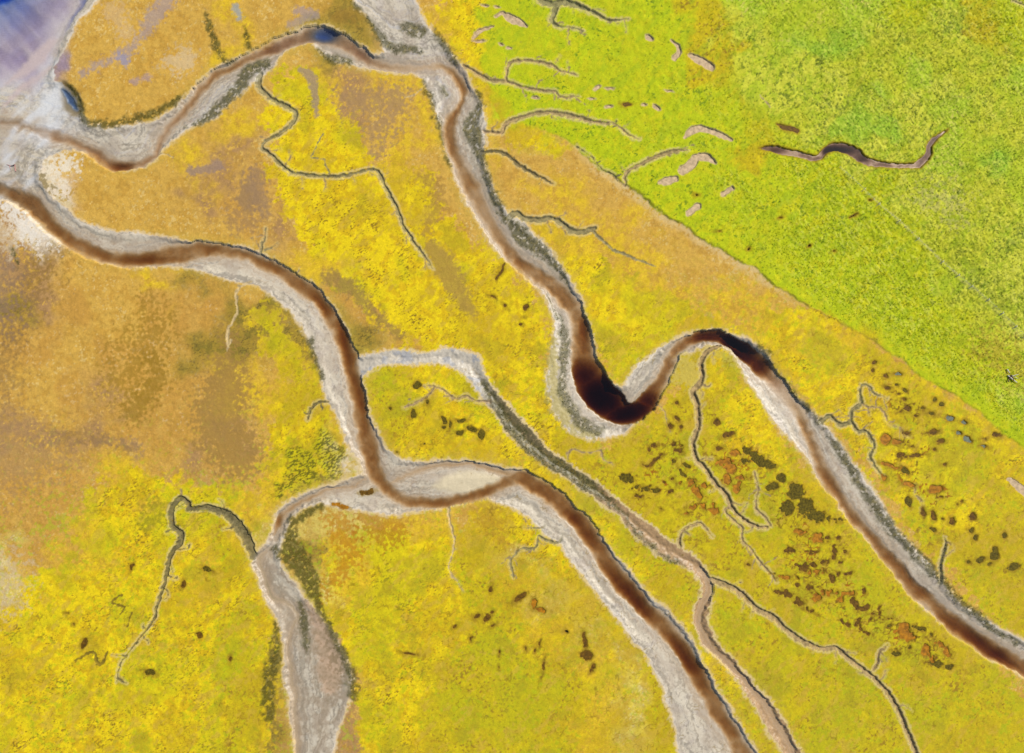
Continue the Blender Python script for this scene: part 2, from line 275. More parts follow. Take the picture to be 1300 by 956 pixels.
pe('4c', '630,525,26,30,30 680,540,34,13,10 650,655,42,9,20 625,715,13,18,-20 745,750,38,12,10 875,770,40,22,-8', 'r', 'strip')
pe('4d', '860,200,14,12 1045,205,11,16,-20 1063,240,15 1205,230,13,18 1160,300,14,20 1155,332,26,24 1088,350,24,15,-20 1030,358,14,8 1135,368,14,9 1250,383,34,16,-15', 'o', 'strip')
pe('3c', '838,350,10 838,425,12,18,-40 806,462,13,18,-20 857,470,10,14 1033,445,18,20,-20 1090,503,36,14,-15 1045,570,21,13,10', 'd', 'mid')
PANS.append(dict(r=Z('3c', '672,648,5 700,660,9 730,630,9 765,600,8'), kind='d', cl='mid'))
pe('3c', '728,555,14,12 703,578,10 825,555,34,9,5 840,577,26,11,10 775,735,10 815,720,9 812,778,14,11 658,800,15,8,10 770,865,13,10,20 ', 'd', 'midlow')
pe('3c', '600,718,42,22,5 680,765,40,12,5 735,775,28,12,15 825,635,14,8,30 855,680,32,9,45 885,655,18,12', 'o', 'midlow')
pe('3c', '905,735,22,24,60 935,785,18,40,-20 965,850,30,15,40 1022,870,18,30,-20 910,855,22,12 865,745,22,9 970,755,22,10 890,885,25,8', 'r', 'orange')
pe('3c', '1120,592,26,20,-30 1075,632,50,16,-5 1100,670,34,28,20 1085,720,26,30 1130,765,28,18,-40 1160,712,30,10', 'r', 'orange')
pe('3c', '1180,580,24,18,30 1165,635,26,16 1235,625,36,26,30 1215,600,20,20 1290,655,34,24,20 1290,760,14,18', 'o', 'orange')
pe('4c', '120,715,24,24 85,755,26,24,-30 190,780,40,42 240,850,40,40,20 150,860,35,35 290,900,50,28,10 360,915,50,10,8 30,640,30,22,30 70,660,24,20', 'o', 'weedy')
pe('4d', '220,215,38,14,5 300,240,34,22,10', 'r', 'south')
pe('4d', '350,240,16,13 395,240,13,9 165,303,20,14,10 280,310,22,6 383,300,13,20,10 340,355,36,12,-15 375,335,10,18,20 410,360,16,10,-20 225,385,32,18,15 280,380,16,18 370,437,13,24,-10 400,420,12 450,415,22,13,-25 200,455,9,18,-10 440,315,22,6,40', 'd', 'south')
pe('4d', '300,402,48,13,-4 130,432,45,10,10 350,508,46,13,-3 295,530,24,22,-40 410,540,18,22 440,510,42,14,-5', 'r', 'south')
pe('4d', '145,510,42,13,10 210,550,32,20,40 260,590,32,11,20 258,480,11,26,-15 480,560,16,42,-20 530,578,34,14,-10 565,610,14,10 520,500,12,18 435,655,24,9,30 497,655,18,30,10 525,700,24,9,25 640,635,17,8 560,635,8 600,600,6,22', 'd', 'south')
pe('4d', '718,695,34,42,0 740,720,36,26,30 700,690,36,12,-15', 'r', 'corner')
pe('4d', '790,682,34,14,25 820,725,10 850,708,11 680,800,24,18,20 870,850,44,14,12 940,870,20,16 745,780,8,24,10 645,665,12', 'o', 'corner')
pe('4d', '825,790,22,36,0 895,758,38,14,40 930,800,22,14,20 860,840,20,12,60', 'r', 'corner')
pe('2c', '800,265,20,22 670,378,10 780,405,14,26 850,352,9,20,-20 1008,495,23,15 1020,435,26,9,5 930,430,9,26,-25 960,460,8,26,10 1065,478,32,14,25 1112,500,18,30,-5 930,470,10 838,550,5,4 700,590,5,4', 'o', 'loop')
pe('2d', '1160,485,11,20,15 1092,622,20,11,-30 1140,628,22,17,-20 1165,602,13,9,-50 1168,665,18,9,-20 1062,728,8,15 1197,797,6,13 1195,868,6,8 985,672,18,8,-40 770,805,45,5,8', 'd', 'south marsh')
pe('3d', '180,590,34,12,10', 'r', 'south marsh')
pe('3d', '143,558,16,27,0', 'r', 'south marsh')
pe('3d', '75,530,40,16,-35 400,812,34,26,25 392,745,12,44,-8 428,872,12,24,20 105,780,7,13 150,785,7,15 172,755,5,22,15 190,870,6,44,10 655,40,18,12,20 1182,372,13,9', 'd', 'south marsh')
pe('3d', '303,697,10,7,30', 'h', 'south marsh')
pe('1d', '635,383,11,22,30 408,752,16,28,20 322,607,12,7 357,662,6,7 967,715,15,17 1115,832,9,22 890,468,14,20,30', 'd', 'west marsh')
pe('1d', '730,895,36,16,10 1010,395,30,12,20', 'o', 'west marsh')
PANS.append(dict(r=Z('2b', '1185,550,7 1205,520,9 1225,480,5'), kind='d', cl='loop north'))
PANS.append(dict(r=Z('2b', '1140,625,4 1180,640,3'), kind='d', cl='loop north'))
pe('2b', '1230,680,10,4,50', 'd', 'loop north'); pe('3b', '102,690,14,18,30 95,735,8,5 82,772,11,7 5,680,12,4,50', 'd', 'loop north')
pe('2c', '560,786,34,10,-10', 'd', 'bed'); pe('2c', '430,848,32,9,15', 'r', 'bed')

sP = new(); pid = np.full((H, W), -1, np.int16)
ragn = fbm(GX, GY, 4.2, 60, 2)
for i, p in enumerate(PANS):
    if 'e' in p:
        c = p['e'][:2]; rr = max(p['e'][2:4]); sl = scratch([c[0]], [c[1]], rr+14, lambda f: blob(f, *p['e'], PX=XF, PY=YF, pad=6))
    else:
        q = np.array(p['r']); c = q[:, :2].mean(0); rr = 9; sl = scratch(q[:, 0], q[:, 1], 26, lambda f: ribbon(f, p['r'], 5, XF, YF))
    p['c'] = c
    if sl is None: continue
    f = SCR[sl]
    rag = 0 if p['cl'] == 'meadow' else (2.4 if p['cl'] in ('orange', 'weedy', 'south', 'corner', 'midlow') else 1.0)
    if rag: f = f+ragn[sl]*rag*min(1, rr/4)
    near = (f < sP[sl]) & (f < 5)
    sP[sl][near] = f[near]; pid[sl][near] = i

# ---------------------------------------------------------------- heights (metres)
ZW = -.8
edge = np.minimum.reduce([GX-X0, X1-GX, GY-Y0, Y1-GY]); fade = ss(2, 40, edge)
flat_zone = ss(120, 60, GX)*ss(270, 235, GY)                      # tidal flat at the left
bankw = np.clip(5.2+.42*np.maximum(stT, 0), 2.5, 15)
bankw = mix(bankw, 14, ss(700, 760, XW)*ss(740, 700, XW)*0)
tV = ss(0, 1, -sV/bankw)
floor = ZW+.05+np.clip(stT*.022, 0, .5)+fbm(GX, GY, 14, 20)*.05
floorM = -.62+fbm(GX, GY, 9, 21)*.08
floor = np.where(sM < sB, np.minimum(np.where(stT < 12, floor+0, floorM), floorM), floor)
floor = mix(floor, ZW+.02+.1*ss(-10, 60, sea), flat_zone)
floor = floor+.12*ss(3, -8, bar_cut)
clump = fbm(GX, GY, 7, 30, 3); clump2 = fbm(GX, GY, 2.6, 31, 2)
fine = rng.random((H, W)).astype(np.float32)*2-1
msh = ss(-1.5, 1.5, -sS)*ss(655, 770, GX-GY*.12)
top = (.34-.18*ss(900, 1060, GX)+.1*fbm(GX, GY, 9, 37, 2))*msh+clump*.04+clump2*.03+fine*.012+fbm(GX, GY, 60, 32)*.12
tuss = fbm(GX, GY, 1.9, 33, 2, rot=-.64, ax=2.6)
meadow = ss(0, 30, -sS)
rough_z = meadow*ss(-.9, .9, .5*fbm(GX, GY, 40, 34)+(GX-960)/170)*(.8+.2*fbm(GX, GY, 20, 36))
top = top+tuss*.10*rough_z
hgt = mix(top, floor, tV)
cut = ss(0, 1, -sG/2.2)*gdep*(1-tV); hgt = hgt-cut
# raised levee lip along gullies and creeks
lip = ss(6, .5, np.minimum(sV, sG*1.5))*(1-tV)*ss(-1, 1, np.minimum(sV, sG)); hgt = hgt+lip*.06*fbm(GX, GY, 5, 35)
kd = {'m': .38, 'd': .22, 'r': .25, 'o': .16, 'b': .3, 'h': .6, 'w': .6}
pkind = np.array([p['kind'] for p in PANS]+['-'])
pdep = np.array([kd[p['kind']] for p in PANS]+[0], np.float32)[pid]
sPc = np.where(pid >= 0, sP, BIG)
inbed = np.array([p['cl'] == 'bed' for p in PANS]+[False])[pid]
hgt = hgt-ss(0, 1, -sPc/1.6)*(pdep+.25)
# water threads: bed depth
dA = dict(A=.42, A2=.22, B=.42, D=.3, D2=.2, M=.14)
bed = np.zeros((H, W), np.float32)
for k, f in st.items():
    bed = np.maximum(bed, dA[k]*ss(0, 1, np.clip(-f/8.5, 0, 1)))
spot = np.zeros((H, W), np.float32)
def deep(x, y, rx, ry, a, d):
    global spot
    c, s = math.cos(R(a)), math.sin(R(a)); u = (GX-x)*c+(GY-y)*s; v = -(GX-x)*s+(GY-y)*c
    spot = np.maximum(spot, d*np.exp(-((u/rx)**2+(v/ry)**2)))
for a in [(412,43,15,8,0,1.1),(744,478,18,16,60,1.6),(765,503,28,20,35,2.8),(798,524,26,11,-10,2.6),(822,509,12,12,20,1.3),(742,420,6,28,0,.55),(905,426,28,7,0,1.2),(938,440,26,9,40,3.0),(966,464,12,9,45,1.2),(1062,190,22,5,0,1.0),(985,190,14,5,0,1.3),
          (436,430,6,40,-10,.5),(455,500,6,30,-15,.5),(740,672,8,40,-40,.55),(800,755,40,9,50,.8),(870,835,40,9,52,.7),(1060,620,20,5,55,.3),(1260,827,50,7,35,.9),(1160,735,40,6,45,.4),(352,655,4,14,0,.5),(152,212,14,5,5,.8),(560,640,50,6,0,.25),(190,330,40,6,0,.35),(1190,190,5,18,0,.5),(1098,204,10,5,40,.5),(490,620,14,6,40,.2),(400,378,30,7,45,.3)]: deep(*a)
wet = ss(1.5, -3.5, stT)
faint = 1-.75*np.exp(-(((GX-520)/60)**2+((GY-84)/12)**2))-.75*np.exp(-(((GX-1000)/24)**2+((GY-510)/34)**2))-.6*np.exp(-(((GX-610)/40)**2+((GY-270)/44)**2))-.5*np.exp(-(((GX-30)/70)**2+((GY-160)/20)**2))
bedz = ZW-(bed*np.clip(faint, .25, 1)*(1+.45*fbm(GX, GY, 16, 40, 3)))-spot*wet
hgt = np.where(stT < 0, np.minimum(hgt, bedz), hgt)
# sea shallows
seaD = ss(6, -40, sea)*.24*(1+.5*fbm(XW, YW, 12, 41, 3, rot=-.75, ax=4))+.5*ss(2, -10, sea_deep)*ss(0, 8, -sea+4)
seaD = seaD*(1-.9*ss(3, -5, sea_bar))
hgt = np.where(sea < 4, np.minimum(hgt, mix(hgt, ZW-seaD, ss(4, -3, sea))), hgt)
lagd = ss(0, 1, -LAG/3.0); hgt = mix(hgt, ZW-.35, lagd*ss(2, -3, LAG))
lag_hole = ss(9, -1, LAG); hgt = np.where(LAG < 9, mix(hgt, np.minimum(hgt, ZW+.08), ss(9, 2, LAG)), hgt)
hgt = hgt+fine*.008
hgt = (hgt*fade).astype(np.float32)
print('heights ok')

# ---------------------------------------------------------------- ground cover colours
def lin(c):
    c = np.array(c, np.float32)/255
    return np.where(c <= .04045, c/12.92, ((c+.055)/1.055)**2.4)
PAL = dict(o=[(212,168,72),(202,156,62),(220,184,104)], b=[(198,150,64),(206,160,72),(210,172,106)], m=[(172,132,84),(182,140,70),(212,168,70)],
           c=[(232,214,186),(214,194,152),(190,160,96)], y=[(238,208,10),(222,184,14),(150,120,22)], a=[(224,186,36),(208,164,48),(238,202,36)],
           l=[(206,184,16),(194,174,20),(160,128,30)], g=[(188,198,12),(202,200,18),(128,150,16)], e=[(184,204,44),(170,194,40),(210,206,88)],
           d=[(162,196,48),(172,200,48),(140,178,42)], s=[(208,208,58),(186,198,40),(134,146,36)], k=[(158,132,44),(130,114,38),(100,88,34)], t=[(214,190,92),(200,170,80),(226,206,130)], v=[(150,132,150),(160,140,140),(180,170,170)])
ROWS = ['vvooooaookmyyggggllseeeegslg',
        'vvcooooaokkmayggggglseddessslg',
        ]
ROWS = [
 'v v o o o o a o o k m y y g g g g l l e e e e g s l g',
 'v v o o o o a o k k m a y g g g g g l s e d s s s l g',
 'v v o o o o o y a m a a y g g g g g l s s s s e s s e',
 'c c o o k o a y y m y a a g g g g g g l s s d s e s s',
 'c c o o o a m y y y a o a o y g g g g l g g s s e d e',
 'm c o o o m b y y y a y o o a g g g g g g g g s s s e',
 'm c o o o o b m y y y y y a a a a g g g g g g g s s s',
 'm m b o a k o o a b y y y y y y a a o g g g g g e s s',
 'k m b o b b k k k b y y y y y y y y a a y y g g g s s',
 'b b o b b k k l k k y y y y y y y l y y a a l g g g k',
 'b o b m b b a a l a l y y y y y y l l y y y y l g g e',
 'm m m b b b m y l a l y y y y l l l l y y y y l g g g',
 'b b b a y m b a k c k y l a y l l l l l l y y y y l g',
 'b b b y a y a t t t a a o y y l l l l l l l y l y l l',
 't b a a y a l y k a y y l t y y l l l l l l l l l l l',
 't y y y y a y y t a y y l a t a y l l l l l l l l l l',
 'y y y y k y l y m y y y l l a t k y l l l l l l l l l',
 'y y y y k y l k m m y l l l l a t l y l l l l l l l l',
 'y y y k y y l k m m y l l l l a t l y l l l l l l l l',
 'y y y k y y l k m m y l l l l a t l y l l l l l l l l']
ROWS = [r.split() for r in ROWS]; assert all(len(r) == 27 for r in ROWS), [len(r) for r in ROWS]
keys = list(PAL)
# fields of yellow plants on the ochre ground
YP = [[(335,125),(362,92),(395,92),(432,130),(452,170),(478,215),(505,190),(535,215),(565,270),(600,305),(650,345),(690,395),(700,460),(760,575),(840,520),(865,470),(930,455),(1000,570),(1300,880),(1440,1000),(1440,1090),(470,1090),(450,860),(415,780),(400,740),(412,695),(440,668),(520,672),(600,668),(600,640),(470,575),(458,470),(480,455),(560,450),(600,447),(560,440),(520,432),(480,412),(440,372),(415,345),(392,318),(375,285),(355,250),(348,215),(350,180)],
      [(320,400),(350,395),(380,440),(400,480),(440,560),(455,600),(400,612),(350,640),(330,690),(320,720),(350,790),(350,1090),(-140,1090),(-140,785),(0,780),(40,742),(100,705),(92,665),(120,615),(170,595),(215,612),(260,612),(330,625),(350,570),(340,505),(362,480),(335,440)],
      [(690,290),(720,288),(760,328),(830,366),(900,398),(950,420),(985,400),(1040,395),(1100,432),(1300,562),(1440,640),(1440,900),(1300,830),(1000,480),(800,500),(750,450),(715,350)],
      [(570,-140),(590,-140),(700,150),(715,190),(665,190),(628,150),(600,105),(560,30)]]
YFIELD = np.full((H, W), 45, np.float32)
for q in YP: YFIELD = np.minimum(YFIELD, polygon(q))
YM = ss(6, -6, YFIELD+fbm(GX, GY, 8, 90, 4, gain=.65)*15+fbm(GX, GY, 30, 91, 2)*8)
YM = np.maximum(YM, ss(0, -3, sS)*1.0)
lowx = np.clip((GX+fbm(GX, GY, 45, 50)*26)/50, 0, 25.999); lowy = np.clip((GY+fbm(GX, GY, 45, 51)*26)/50, 0, 18.999)
ix = lowx.astype(int); iy = lowy.astype(int); fx = lowx-ix; fy = lowy-iy; fx = fx*fx*(3-2*fx); fy = fy*fy*(3-2*fy)
big = np.zeros((H, W, 3), np.float32); tot = np.zeros((H, W), np.float32)
n_mid = fbm(GX, GY, 9, 52, 3); n_small = fbm(GX, GY, 2.8, 53, 2); n_str = fbm(GX, GY, 3.0, 54, 3, rot=-.45, ax=.45)
inside_m = ss(-3, 3, -sS); onscarp = ss(640, 720, GX)
for i, k in enumerate(keys):
    M = np.array([[1.0 if q == k else 0.0 for q in r] for r in ROWS], np.float32)
    wgt = (M[iy, ix]*(1-fx)+M[iy, ix+1]*fx)*(1-fy)+(M[iy+1, ix]*(1-fx)+M[iy+1, ix+1]*fx)*fy
    if k in 'gesd': wgt = wgt*mix(1, inside_m, onscarp)+(.25*inside_m*onscarp if k == 'g' else 0)
    elif k not in 'l': wgt = wgt*mix(1, 1-inside_m, onscarp)
    else: wgt = wgt+.15*(1-inside_m)*onscarp
    if k in 'yl': wgt = wgt*YM+(.35*YM*ss(-3, 3, sS) if k == 'y' else 0)
    if k in 'obmk': wgt = wgt*(1-.8*YM)
    if k == 'o': wgt = wgt+.45*(1-YM)
    if k == 'a': wgt = wgt*.6+.5*YM*ss(-22, 0, YFIELD)*ss(-3, 3, sS)
    nz = fbm(GX, GY, 11 if k in 'yam' else 22, 100+i*9, 4, gain=.55)*(.7 if k in 'obmk' else 1)
    sc = np.exp(np.clip((wgt*1.0+.30*nz*(wgt > .02))/(.24 if k in 'obmktv' else .15), 0, 60))*(wgt > .01)
    c1, c2, c3 = [lin(c) for c in PAL[k]]
    t1 = ss(-.05, .45, n_mid*(1 if i % 2 else -1)+.35*n_small)[..., None]
    thr = dict(o=.78, b=.8, y=.62, l=.66, g=.8, e=.62, s=.45, k=.5).get(k, .62)
    t2 = ss(thr, thr+.25, (n_str if k in 'yak' else n_small)+.45*fbm(GX, GY, 22, 200+i, 2))[..., None]
    cc = c1*(1-t1)+c2*t1; cc = cc*(1-t2)+c3*t2
    big += cc*sc[..., None]; tot += sc
col = big/np.maximum(tot, 1e-6)[..., None]
isY = None
def paint(mask, c, amt=1.0):
    global col
    m = (np.clip(mask, 0, 1)*amt)[..., None]; col = col*(1-m)+lin(c)*m
nb = fbm(GX, GY, 3.5, 61, 3); nb2 = fbm(GX, GY, 9, 62, 3)
col *= (1+.07*fine*np.ones_like(fine))[..., None]*(1+.12*nb)[..., None]
# green mottling on the southern marsh
lm = ss(500, 700, GY+GX*.25)*ss(0, 10, sS)
paint(ss(.2, .8, fbm(GX, GY, 4.5, 63, 4)+.3*fbm(GX, GY, 40, 163))*lm, (166,186,14), .5)
paint(ss(.45, .75, fbm(GX, GY, 5, 64, 4))*lm, (176,140,22), .45)
# tussocky meadow: straw, gaps and green
paint(ss(.2, .6, tuss)*rough_z, (222,220,92), .5)
paint(ss(-.3, -.7, tuss)*rough_z, (134,148,28), .4)
vb = fbm(GX, GY, 70, 120, 3); vs = fbm(GX, GY, 16, 121, 4, rot=-.8, ax=.45); vt = fbm(GX, GY, 30, 122, 3)
sy = YM*(1-inside_m)
paint(sy*ss(.0, .6, vb+.5*vs), (196,164,22), .5); paint(sy*ss(.05, .6, -vb+.5*vt), (178,180,18), .4)
paint(sy*ss(.3, .7, vs+.3*nb), (206,170,60), .5); paint(sy*ss(.45, .8, vt-.3*vs), (168,150,30), .45)
paint(sy*ss(.0, .5, fbm(GX, GY, 5, 123, 2))*ss(-.2, .3, vs), (190,160,26), .3)
mi = inside_m*ss(-.3, 1, -sS*.05)
paint(mi*ss(.05, .6, vb+.5*vt), (196,196,20), .4); paint(mi*ss(.2, .6, vs), (150,176,24), .4)
# soft patches of the ground

def patch(pts, c, amt=1, soft=4, n=.6, tile=None):
    f = new(); ribbon(f, Z(tile, pts) if tile else pts, 30)
    paint(ss(soft, -soft, f+nb*soft*n*2), c, amt)
patch('810,0,44 740,90,34 680,190,20 600,270,28 520,300,18 400,350,18', (168,150,148), .65, 5, tile='1a'); patch('590,290,26 610,310,20', (158,150,165), .8, 3, tile='1a')
patch('1150,40,18 1165,80,16', (160,165,160), .8, 3, tile='1a'); patch('640,400,16 730,375,12', (170,145,150), .6, 3, tile='1a')
patch('800,310,20 900,280,50 860,340,30', (222,196,150), .6, 5, 1, tile='1a'); patch('560,60,50 620,170,30', (222,190,140), .45, 6, 1, tile='1a')
patch('930,830,26 1060,805,28', (160,132,110), .85, 3, tile='1a'); patch('1220,850,10 1200,960,60', (158,128,88), .8, 4, tile='1a')
patch('1210,60,20 1200,180,70 1180,270,50', (166,130,82), .65, 9, 1, tile='1b')
patch('240,340,16 290,380,20 300,460,16 315,560,12', (165,140,110), .85, 1.6, tile='2a')
patch('480,480,60 600,500,60 700,470,50 620,640,50 620,720,16', (170,136,92), .7, 9, 1.2, tile='2a')
patch('220,60,20 300,80,25 180,120,16', (168,150,150), .6, 3, tile='2a')
patch('20,60,50 40,180,50 60,260,20', (160,128,92), .7, 6, tile='2b'); patch('380,540,40 470,580,40 560,680,26 620,740,24 720,820,20', (152,122,66), .75, 5, tile='2b')
patch('880,400,40 950,520,60 1020,640,40 1080,730,12', (170,138,62), .8, 5, tile='2b'); patch('830,60,26 900,130,36 860,300,24', (168,130,60), .6, 6, 1, tile='2b')
patch('480,530,10 640,550,20 660,600,12', (150,122,110), .5, 6, tile='1c'); patch('270,510,16 400,520,22 560,540,18 640,580,12', (146,114,58), .5, 8, tile='1c')
patch('1120,20,20 1110,110,30 1100,260,100 1060,450,120 1150,600,110', (164,128,62), .8, 10, 1, tile='1c')
patch('740,150,40 760,240,50 640,400,50', (150,116,30), .6, 6, 1, tile='1c')
patch('60,600,200 260,620,60', (164,130,92), .4, 24, 1, tile='1c'); patch('0,250,60 40,50,50', (146,114,66), .5, 22, tile='1c')
patch('1000,80,20 1040,250,40 1050,330,50 1000,420,40', (150,118,70), .0, tile='1c')
patch('230,400,60 130,600,50 40,760,60', (140,106,40), .6, 26, .6, tile='1b'); patch('0,500,70 20,700,60', (150,122,98), .6, 22, .8, tile='1b'); patch('720,700,20 740,800,60 640,1000,90', (158,122,28), .6, 16, 1.2, tile='1b')
patch('60,200,60 150,310,50 260,320,20', (238,226,206), .95, 12, 1, tile='1b'); patch('10,300,50 60,420,26', (214,190,150), .7, 6, 1, tile='1b')
patch('260,840,60 330,780,26', (236,220,190), 1, 10, 1, tile='1a'); patch('200,860,20 220,920,18', (140,118,62), .8, 4, 1.4, tile='1a')
patch('20,450,60 40,380,40 30,540,20', (218,194,158), .5, 18, 1, tile='1d')
# dark green heather-like patches near the fork
for a in ('200,600,30 260,660,60 200,720,60', '340,520,36 380,600,60 400,680,40', '150,760,30 130,800,20'):
    f = new(); ribbon(f, Z('2c', a), 30); m = ss(5, -4, f+nb2*6)
    paint(m*ss(-.25, .3, n_str+.4*nb), (88,90,16), .85); paint(m*ss(.1, -.4, n_str), (190,190,14), .5)
patch('700,180,26 760,120,40 700,100,20', (120,120,24), .4, 6, 1.2, tile='1d')
patch('280,500,60 330,640,60', (176,190,14), .3, 8, tile='2d'); 
patch('540,0,30 620,60,50 420,80,40', (156,118,44), .55, 6, tile='2a')
# amber patches in the south
patch('400,160,50 480,330,40 420,420,30 360,520,16', (192,132,22), .7, 6, 1.6, tile='2d'); patch('560,180,50 700,190,50 660,250,30', (180,116,22), .6, 5, 1.8, tile='2d')
patch('1150,130,60 1200,240,20 1290,300,10', (176,130,40), .5, 5, 1, tile='2d')
# bare fringe beside scarps, creeks and gullies
sc_f = ss(13, 3, sS+nb*2)*ss(-.5, 1, sS)*ss(700, 780, GX)*ss(1040, 960, GX)
paint(sc_f*ss(-.7, 0, nb), (220,190,128), .85)
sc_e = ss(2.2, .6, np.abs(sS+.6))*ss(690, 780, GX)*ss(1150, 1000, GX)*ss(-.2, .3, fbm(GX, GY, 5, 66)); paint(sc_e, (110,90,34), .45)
fr = ss(4.5, .5, sV+nb*2.0)*ss(-.5, .5, sV+1)*(1-flat_zone)
paint(fr, (232,206,160), .8)
paint(ss(14, 2, sV+nb*5)*ss(0, 2, sV)*ss(40, 16, stT)*(1-ss(300, 0, GX)), (206,178,70), .35)
fg = ss(3.6, .6, sG+nb*1.2)*(sG > 0)*ss(.25, .6, gdep); paint(fg, (220,196,130), .7)
# valley floor: sand, wet streaks, mud
inV = ss(.6, -1.2, sV)
shore = new(); 
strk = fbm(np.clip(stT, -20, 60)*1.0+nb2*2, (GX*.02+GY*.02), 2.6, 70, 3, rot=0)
sand = lin((208,194,168))*np.ones((H, W, 1), np.float32)
def mx(a, c, t): return a*(1-t[..., None])+lin(c)*t[..., None]
sand = mx(sand, (224,212,190), ss(0, .7, strk)*.6)
sand = mx(sand, (172,174,182), ss(.15, .7, -strk)*ss(260, 60, np.abs(GY-60))*.6)  # bluish streaks: sky reflection painted into the wet sand
sand = mx(sand, (186,172,160), ss(.2, .8, nb2)*.5)
sand = mx(sand, (120,104,82), ss(.55, .8, n_small+.3*nb2)*.35)
sand = mx(sand, (238,222,196), ss(5, 1, -sV)*ss(4, 12, stT)*.7)
sand = mx(sand, (178,152,118), ss(12, 0, stT+nb*3+strk*5)*.75)
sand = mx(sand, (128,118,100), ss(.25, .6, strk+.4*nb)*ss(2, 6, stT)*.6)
bnk = fbm(sV+nb2*2.5, GX*.03-GY*.03, 2.2, 78, 2, rot=0); sand = mx(sand, (146,134,112), ss(.1, .6, bnk)*ss(0, -2, sV)*.5); sand = mx(sand, (226,214,190), ss(.2, .7, -bnk)*.35)  # dark bands following the banks: painted bank shade and wet sand
rill = ss(.1, .03, np.abs(fbm(GX, GY, 13, 79, 3)))*ss(.0, .4, fbm(GX, GY, 30, 80)); sand = mx(sand, (140,124,100), rill*.5)
sand = mx(sand, (178,160,136), ss(.05, .7, fbm(GX, GY, 24, 77, 3))*.5)
olv = ss(4, 1, sB*0+np.abs(sM+5))
mM = (sM < sB)
t_w = ss(640, 600, GX); t_e = ss(745, 775, GX)
sandM = mx(np.ones((H, W, 1), np.float32)*lin((112,98,58)), (206,194,172), t_w)
sandM = mx(sandM, (178,142,96), t_e); sandM = mx(sandM, (154,158,166), t_w*ss(.1, .6, nb2)*.6); sandM *= (1+.18*nb)[..., None]
sandM = mx(sandM, (190,160,110), ss(.45, .75, n_str)*(1-t_w)*.5)
sand = np.where(mM[..., None], sandM, sand)
# pink mud plain in the lower valley
pk = new(); ribbon(pk, Z('2d', '262,500,8 296,600,26 340,700,42 370,800,52 380,880,52 380,960,36'))
sand = mx(sand, (196,166,134), ss(8, -4, pk+nb*3)); pz = ss(14, 0, pk)
sand = mx(sand, (140,112,70), pz*ss(.0, .6, n_small+.6*nb)*.5); sand = mx(sand, (112,92,48), pz*ss(-10, 6, GX-400-(GY-760)*.3)*ss(-.2, .4, nb+.6*n_small)*.7)
sand = mx(sand, (232,236,240), flat_zone*ss(-.3, .6, fbm(GX, GY, 18, 72, 3, rot=.8, ax=3))*.6)  # bluish white on the flat: sky reflection painted over thin wet sand
sand = mx(sand, (226,208,168), ss(-4, 6, bar_cut*-1)*.9)
sand = mx(sand, (150,128,104), ss(6, 1, -sV)*ss(700, 1000, GX)*ss(14, 2, stT)*.0)
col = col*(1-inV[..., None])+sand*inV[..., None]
# sea bed and lagoon
paint(inV*ss(462, 440, GX)*ss(690, 730, GY)*ss(-.6, .6, nb2+.5*strk), (160,138,106), .55)
paint(ss(8, -20, sea), (206,192,186), .8); paint(ss(3, -5, sea_bar), (206,184,176), .8)
rip = np.sin((GY+.12*GX+nb2*1.3)*2.1)*ss(-15, -45, sea)*ss(.0, .5, .4+fbm(GX, GY, 30, 73)); col *= (1+.05*rip)[..., None]
paint(ss(12, 4, LAG+nb*2)*ss(4, 8, LAG*0+9)*ss(70, 84, GX), (120,100,52), .85); paint(ss(2, -2, LAG), (90,105,120), .9)
patch('240,60,22 235,200,30 240,300,36 290,420,34 350,480,26 430,515,14', (176,158,72), .8, 4, 1, tile='3c')
patch('870,140,30 900,220,50 840,220,24', (206,184,84), .75, 4, 1, tile='3c')
patch('1010,100,16 1100,150,24', (200,184,80), .5, 4, 1, tile='3c')
patch('740,180,2 830,400,4 870,570,4 950,720,4 1050,880,4', (206,206,60), .6, 1.5, tile='4b'); patch('520,120,3 690,270,4 900,470,5 1110,650,6 1300,830,7', (206,196,110), .45, 2, tile='4b'); patch('1010,440,30 1100,580,30 1200,700,24', (136,150,26), .5, 12, 1.4, tile='4b'); patch('1150,90,60 1270,170,50', (176,140,50), .45, 12, 1.5, tile='4c'); patch('860,140,40 950,200,46', (196,186,110), .5, 10, 1.6, tile='4b')
patch('270,115,10 340,125,8 380,150,10 290,215,6', (140,164,20), .5, 4, 1.5, tile='4b')
# weed and cordgrass in the channels
VEG = new()
def veg(pts, tile=None): ribbon(VEG, Z(tile, pts) if tile else pts, 25)
veg([(96,120,3),(101,138,4),(108,152,6),(130,158,5),(170,152,5),(205,138,4),(232,121,2)])
veg([(90,112,3),(100,128,5),(104,145,5)])
veg('900,620,10 1000,570,22 1080,500,26 1150,430,24 1210,350,32 1290,310,30', '1a'); veg('1000,60,6 1015,120,14 1050,220,16 1090,290,18 1140,290,14', '1a'); veg('1205,230,8 1190,130,8', '1a')
veg('330,240,10 370,270,24 420,290,30 470,300,14', '2a'); veg('500,20,8 550,70,10 590,130,12 625,190,20 680,235,24 800,235,20', '2a'); veg('730,130,16 790,140,38 830,150,16', '2a'); veg('690,70,24', '2a')
veg('880,160,12 920,200,18 960,260,22 985,300,10', '2a'); veg('1080,440,14 1110,500,18 1060,600,34 1080,660,40 1100,740,24 1125,820,16 1160,910,16', '2a'); veg('1120,0,8 1150,60,14 1190,160,20 1230,260,20', '2b')
veg('835,380,8 870,480,14 900,580,12 930,700,10 960,800,6', '2a'); veg('930,430,12 950,460,10', '2a')
veg('50,290,26 100,350,38 170,410,32 240,480,18 290,550,12 330,620,5', '3b'); veg('210,620,5 260,740,12 300,850,20 300,950,18', '3b')
